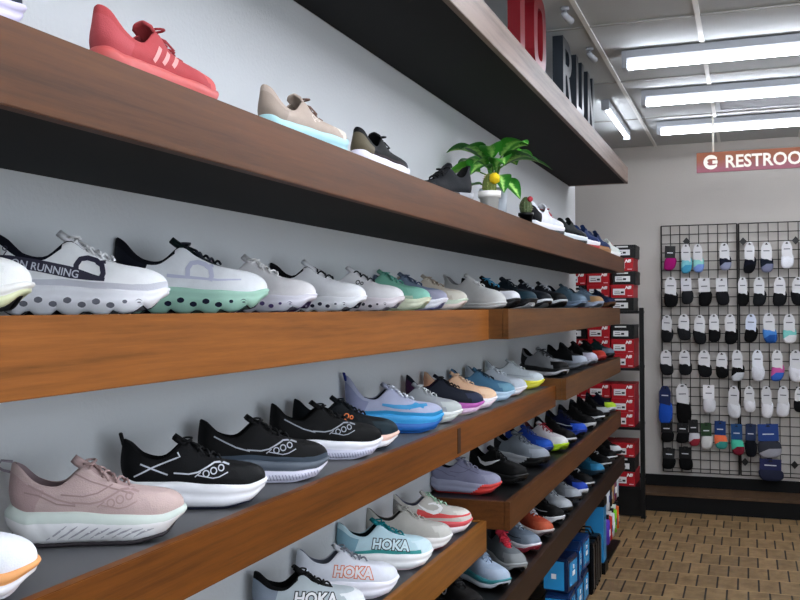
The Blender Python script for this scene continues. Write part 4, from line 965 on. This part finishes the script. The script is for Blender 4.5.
# ------------------------------------------------------------------ goods under the lowest shelf
def pack(x, y, z, w, d, h, col, label, rz=0, mark='e8f4fb'):
    t = thing('blue_package', label, 'package', (x, y, z), rz, 'bright blue packages under the lowest shelf')
    bm = new(); box(bm, -w/2, w/2, -d/2, d/2, 0, h, bev=.006)
    for v in bm.verts: v.co.x += .01*math.sin(v.co.z*40+x*60); v.co.y += .006*math.sin(v.co.x*60)
    obj('bag', bm, mat(col, .3), t)
    obj('front_panel', box(new(), -w*.42, w*.42, -d/2-.009, -d/2+.001, h*.08, h*.92), mat('2c9ad8', .25), t)
    obj('front_print', box(new(), -w*.1, w*.1, -d/2-.010, -d/2-.0092, h*.4, h*.55), mat(mark, .5), t)
    obj('window_panel', box(new(), w/2-.001+.010, w/2+.012, -d*.36, d*.36, h*.15, h*.85), mat('2c9ad8', .25), t)
    obj('white_print', box(box(new(), w/2+.0125, w/2+.0135, -d*.12, d*.12, h*.42, h*.56), w/2+.0125, w/2+.0135, -d*.05, d*.05, h*.62, h*.74), mat(mark, .5), t)
random.seed(3)
for (x, y, z, lab) in ((.24, 4.98, .006, 'bright blue package on the floor, nearest the viewer'), (.24, 5.20, .006, 'bright blue package on the floor, middle of three'), (.24, 5.41, .006, 'bright blue package on the floor beside the black cases'),
                        (.235, 5.03, .188, 'upper bright blue package nearest the viewer'), (.235, 5.245, .188, 'middle bright blue package of the upper layer'), (.235, 5.46, .188, 'upper bright blue package beside the black cases')):
    pack(x, y, z, .13, .19, .176, random.choice(('16386e', '1a4684', '122a58')), lab, random.uniform(-.12, .12))
for i in range(4):
    t = thing('black_case', 'upright black case, %s of four beside the blue packages' % ordn[i], 'case', (.20, 5.60+i*.085, 0), random.uniform(-.05, .05), 'upright black cases')
    obj('case_body', box(new(), -.10, .13, -.032, .032, 0, .30-.01*(i % 2), bev=.006), mat('15171a', .3), t)
    obj('metal_rim', box(new(), .1305, .134, -.020, .020, .03, .27), mat('3c4046', .3, .5), t)
    bm = new(); tube(bm, [(.0, 0, .295-.01*(i % 2)), (.02, 0, .33), (.07, 0, .33), (.09, 0, .295-.01*(i % 2))], .006, 6); obj('handle', bm, mat('0c0c0e', .4), t, True)
# tall blue box on its black base beyond the bin
t = thing('tall_display_box', 'tall narrow sky blue box on a black base beside the aisle', 'display box', (.262, 6.06, 0))
obj('base', box(new(), -.06, .075, -.045, .095, 0, .07, bev=.003), BK, t)
obj('box_body', box(new(), -.05, .065, -.035, .085, .0705, .42, bev=.002), mat('2c86bd', .35), t)
obj('black_top', box(new(), -.055, .07, -.04, .09, .4205, .47, bev=.003), BK, t)
obj('logo_disc', lathe(new(), [(.012, 0), (.012, .002)], 14), mat('123a5c', .5), t, loc=(.065, .02, .34)).rotation_euler = (0, PI/2, 0)
# small hanging packets on a stand
t = thing('peg_stand', 'small black stand with pegs under the end of the lowest shelf', 'stand', (.20, 6.32, 0))
obj('foot_plate', box(new(), -.12, .12, -.02, .58, 0, .012), BK, t)
for y in (.0, .55): bm = new(); tube(bm, [(.0, y, .012), (.0, y, .55)], .01, 8); obj('upright', bm, BK, t)
for z in (.30, .535): bm = new(); tube(bm, [(.0, 0, z), (.0, .55, z)], .006, 8); obj('crossbar', bm, BK, t)
cols = [('5d3ab0', 'purple'), ('c9342c', 'red'), ('d8d8dc', 'white'), ('7ed028', 'neon green'), ('e2662c', 'orange'), ('d8dade', 'silver'), ('20242c', 'black'), ('b58a5c', 'tan'), ('8a2f5c', 'wine'), ('c8ccd2', 'pale grey')]
for i, (c, nm) in enumerate(cols):
    up_ = i >= 5; y = 6.38+(i % 5)*.115; z = .325 if up_ else .10; h = .17
    t = thing('hanging_packet', '%s packet hanging in the %s row of the peg stand' % (nm, 'upper' if up_ else 'lower'), 'packet', (.232, y, z), random.uniform(-.2, .2), 'packets on the peg stand')
    bm = new(); box(bm, .0, .085, -.03, .03, 0, h, bev=.01)
    obj('pouch', bm, mat(c, .35), t, True)
    obj('header', box(new(), .005, .08, -.012, .012, h+.0005, h+.028), mat('e6e6e6' if i % 2 else '22252c', .5), t)
    obj('print_band', box(new(), .0855, .0875, -.022, .022, h*.35, h*.6), mat('f0f0f0' if i % 2 == 0 else '2c3c8c', .5), t)
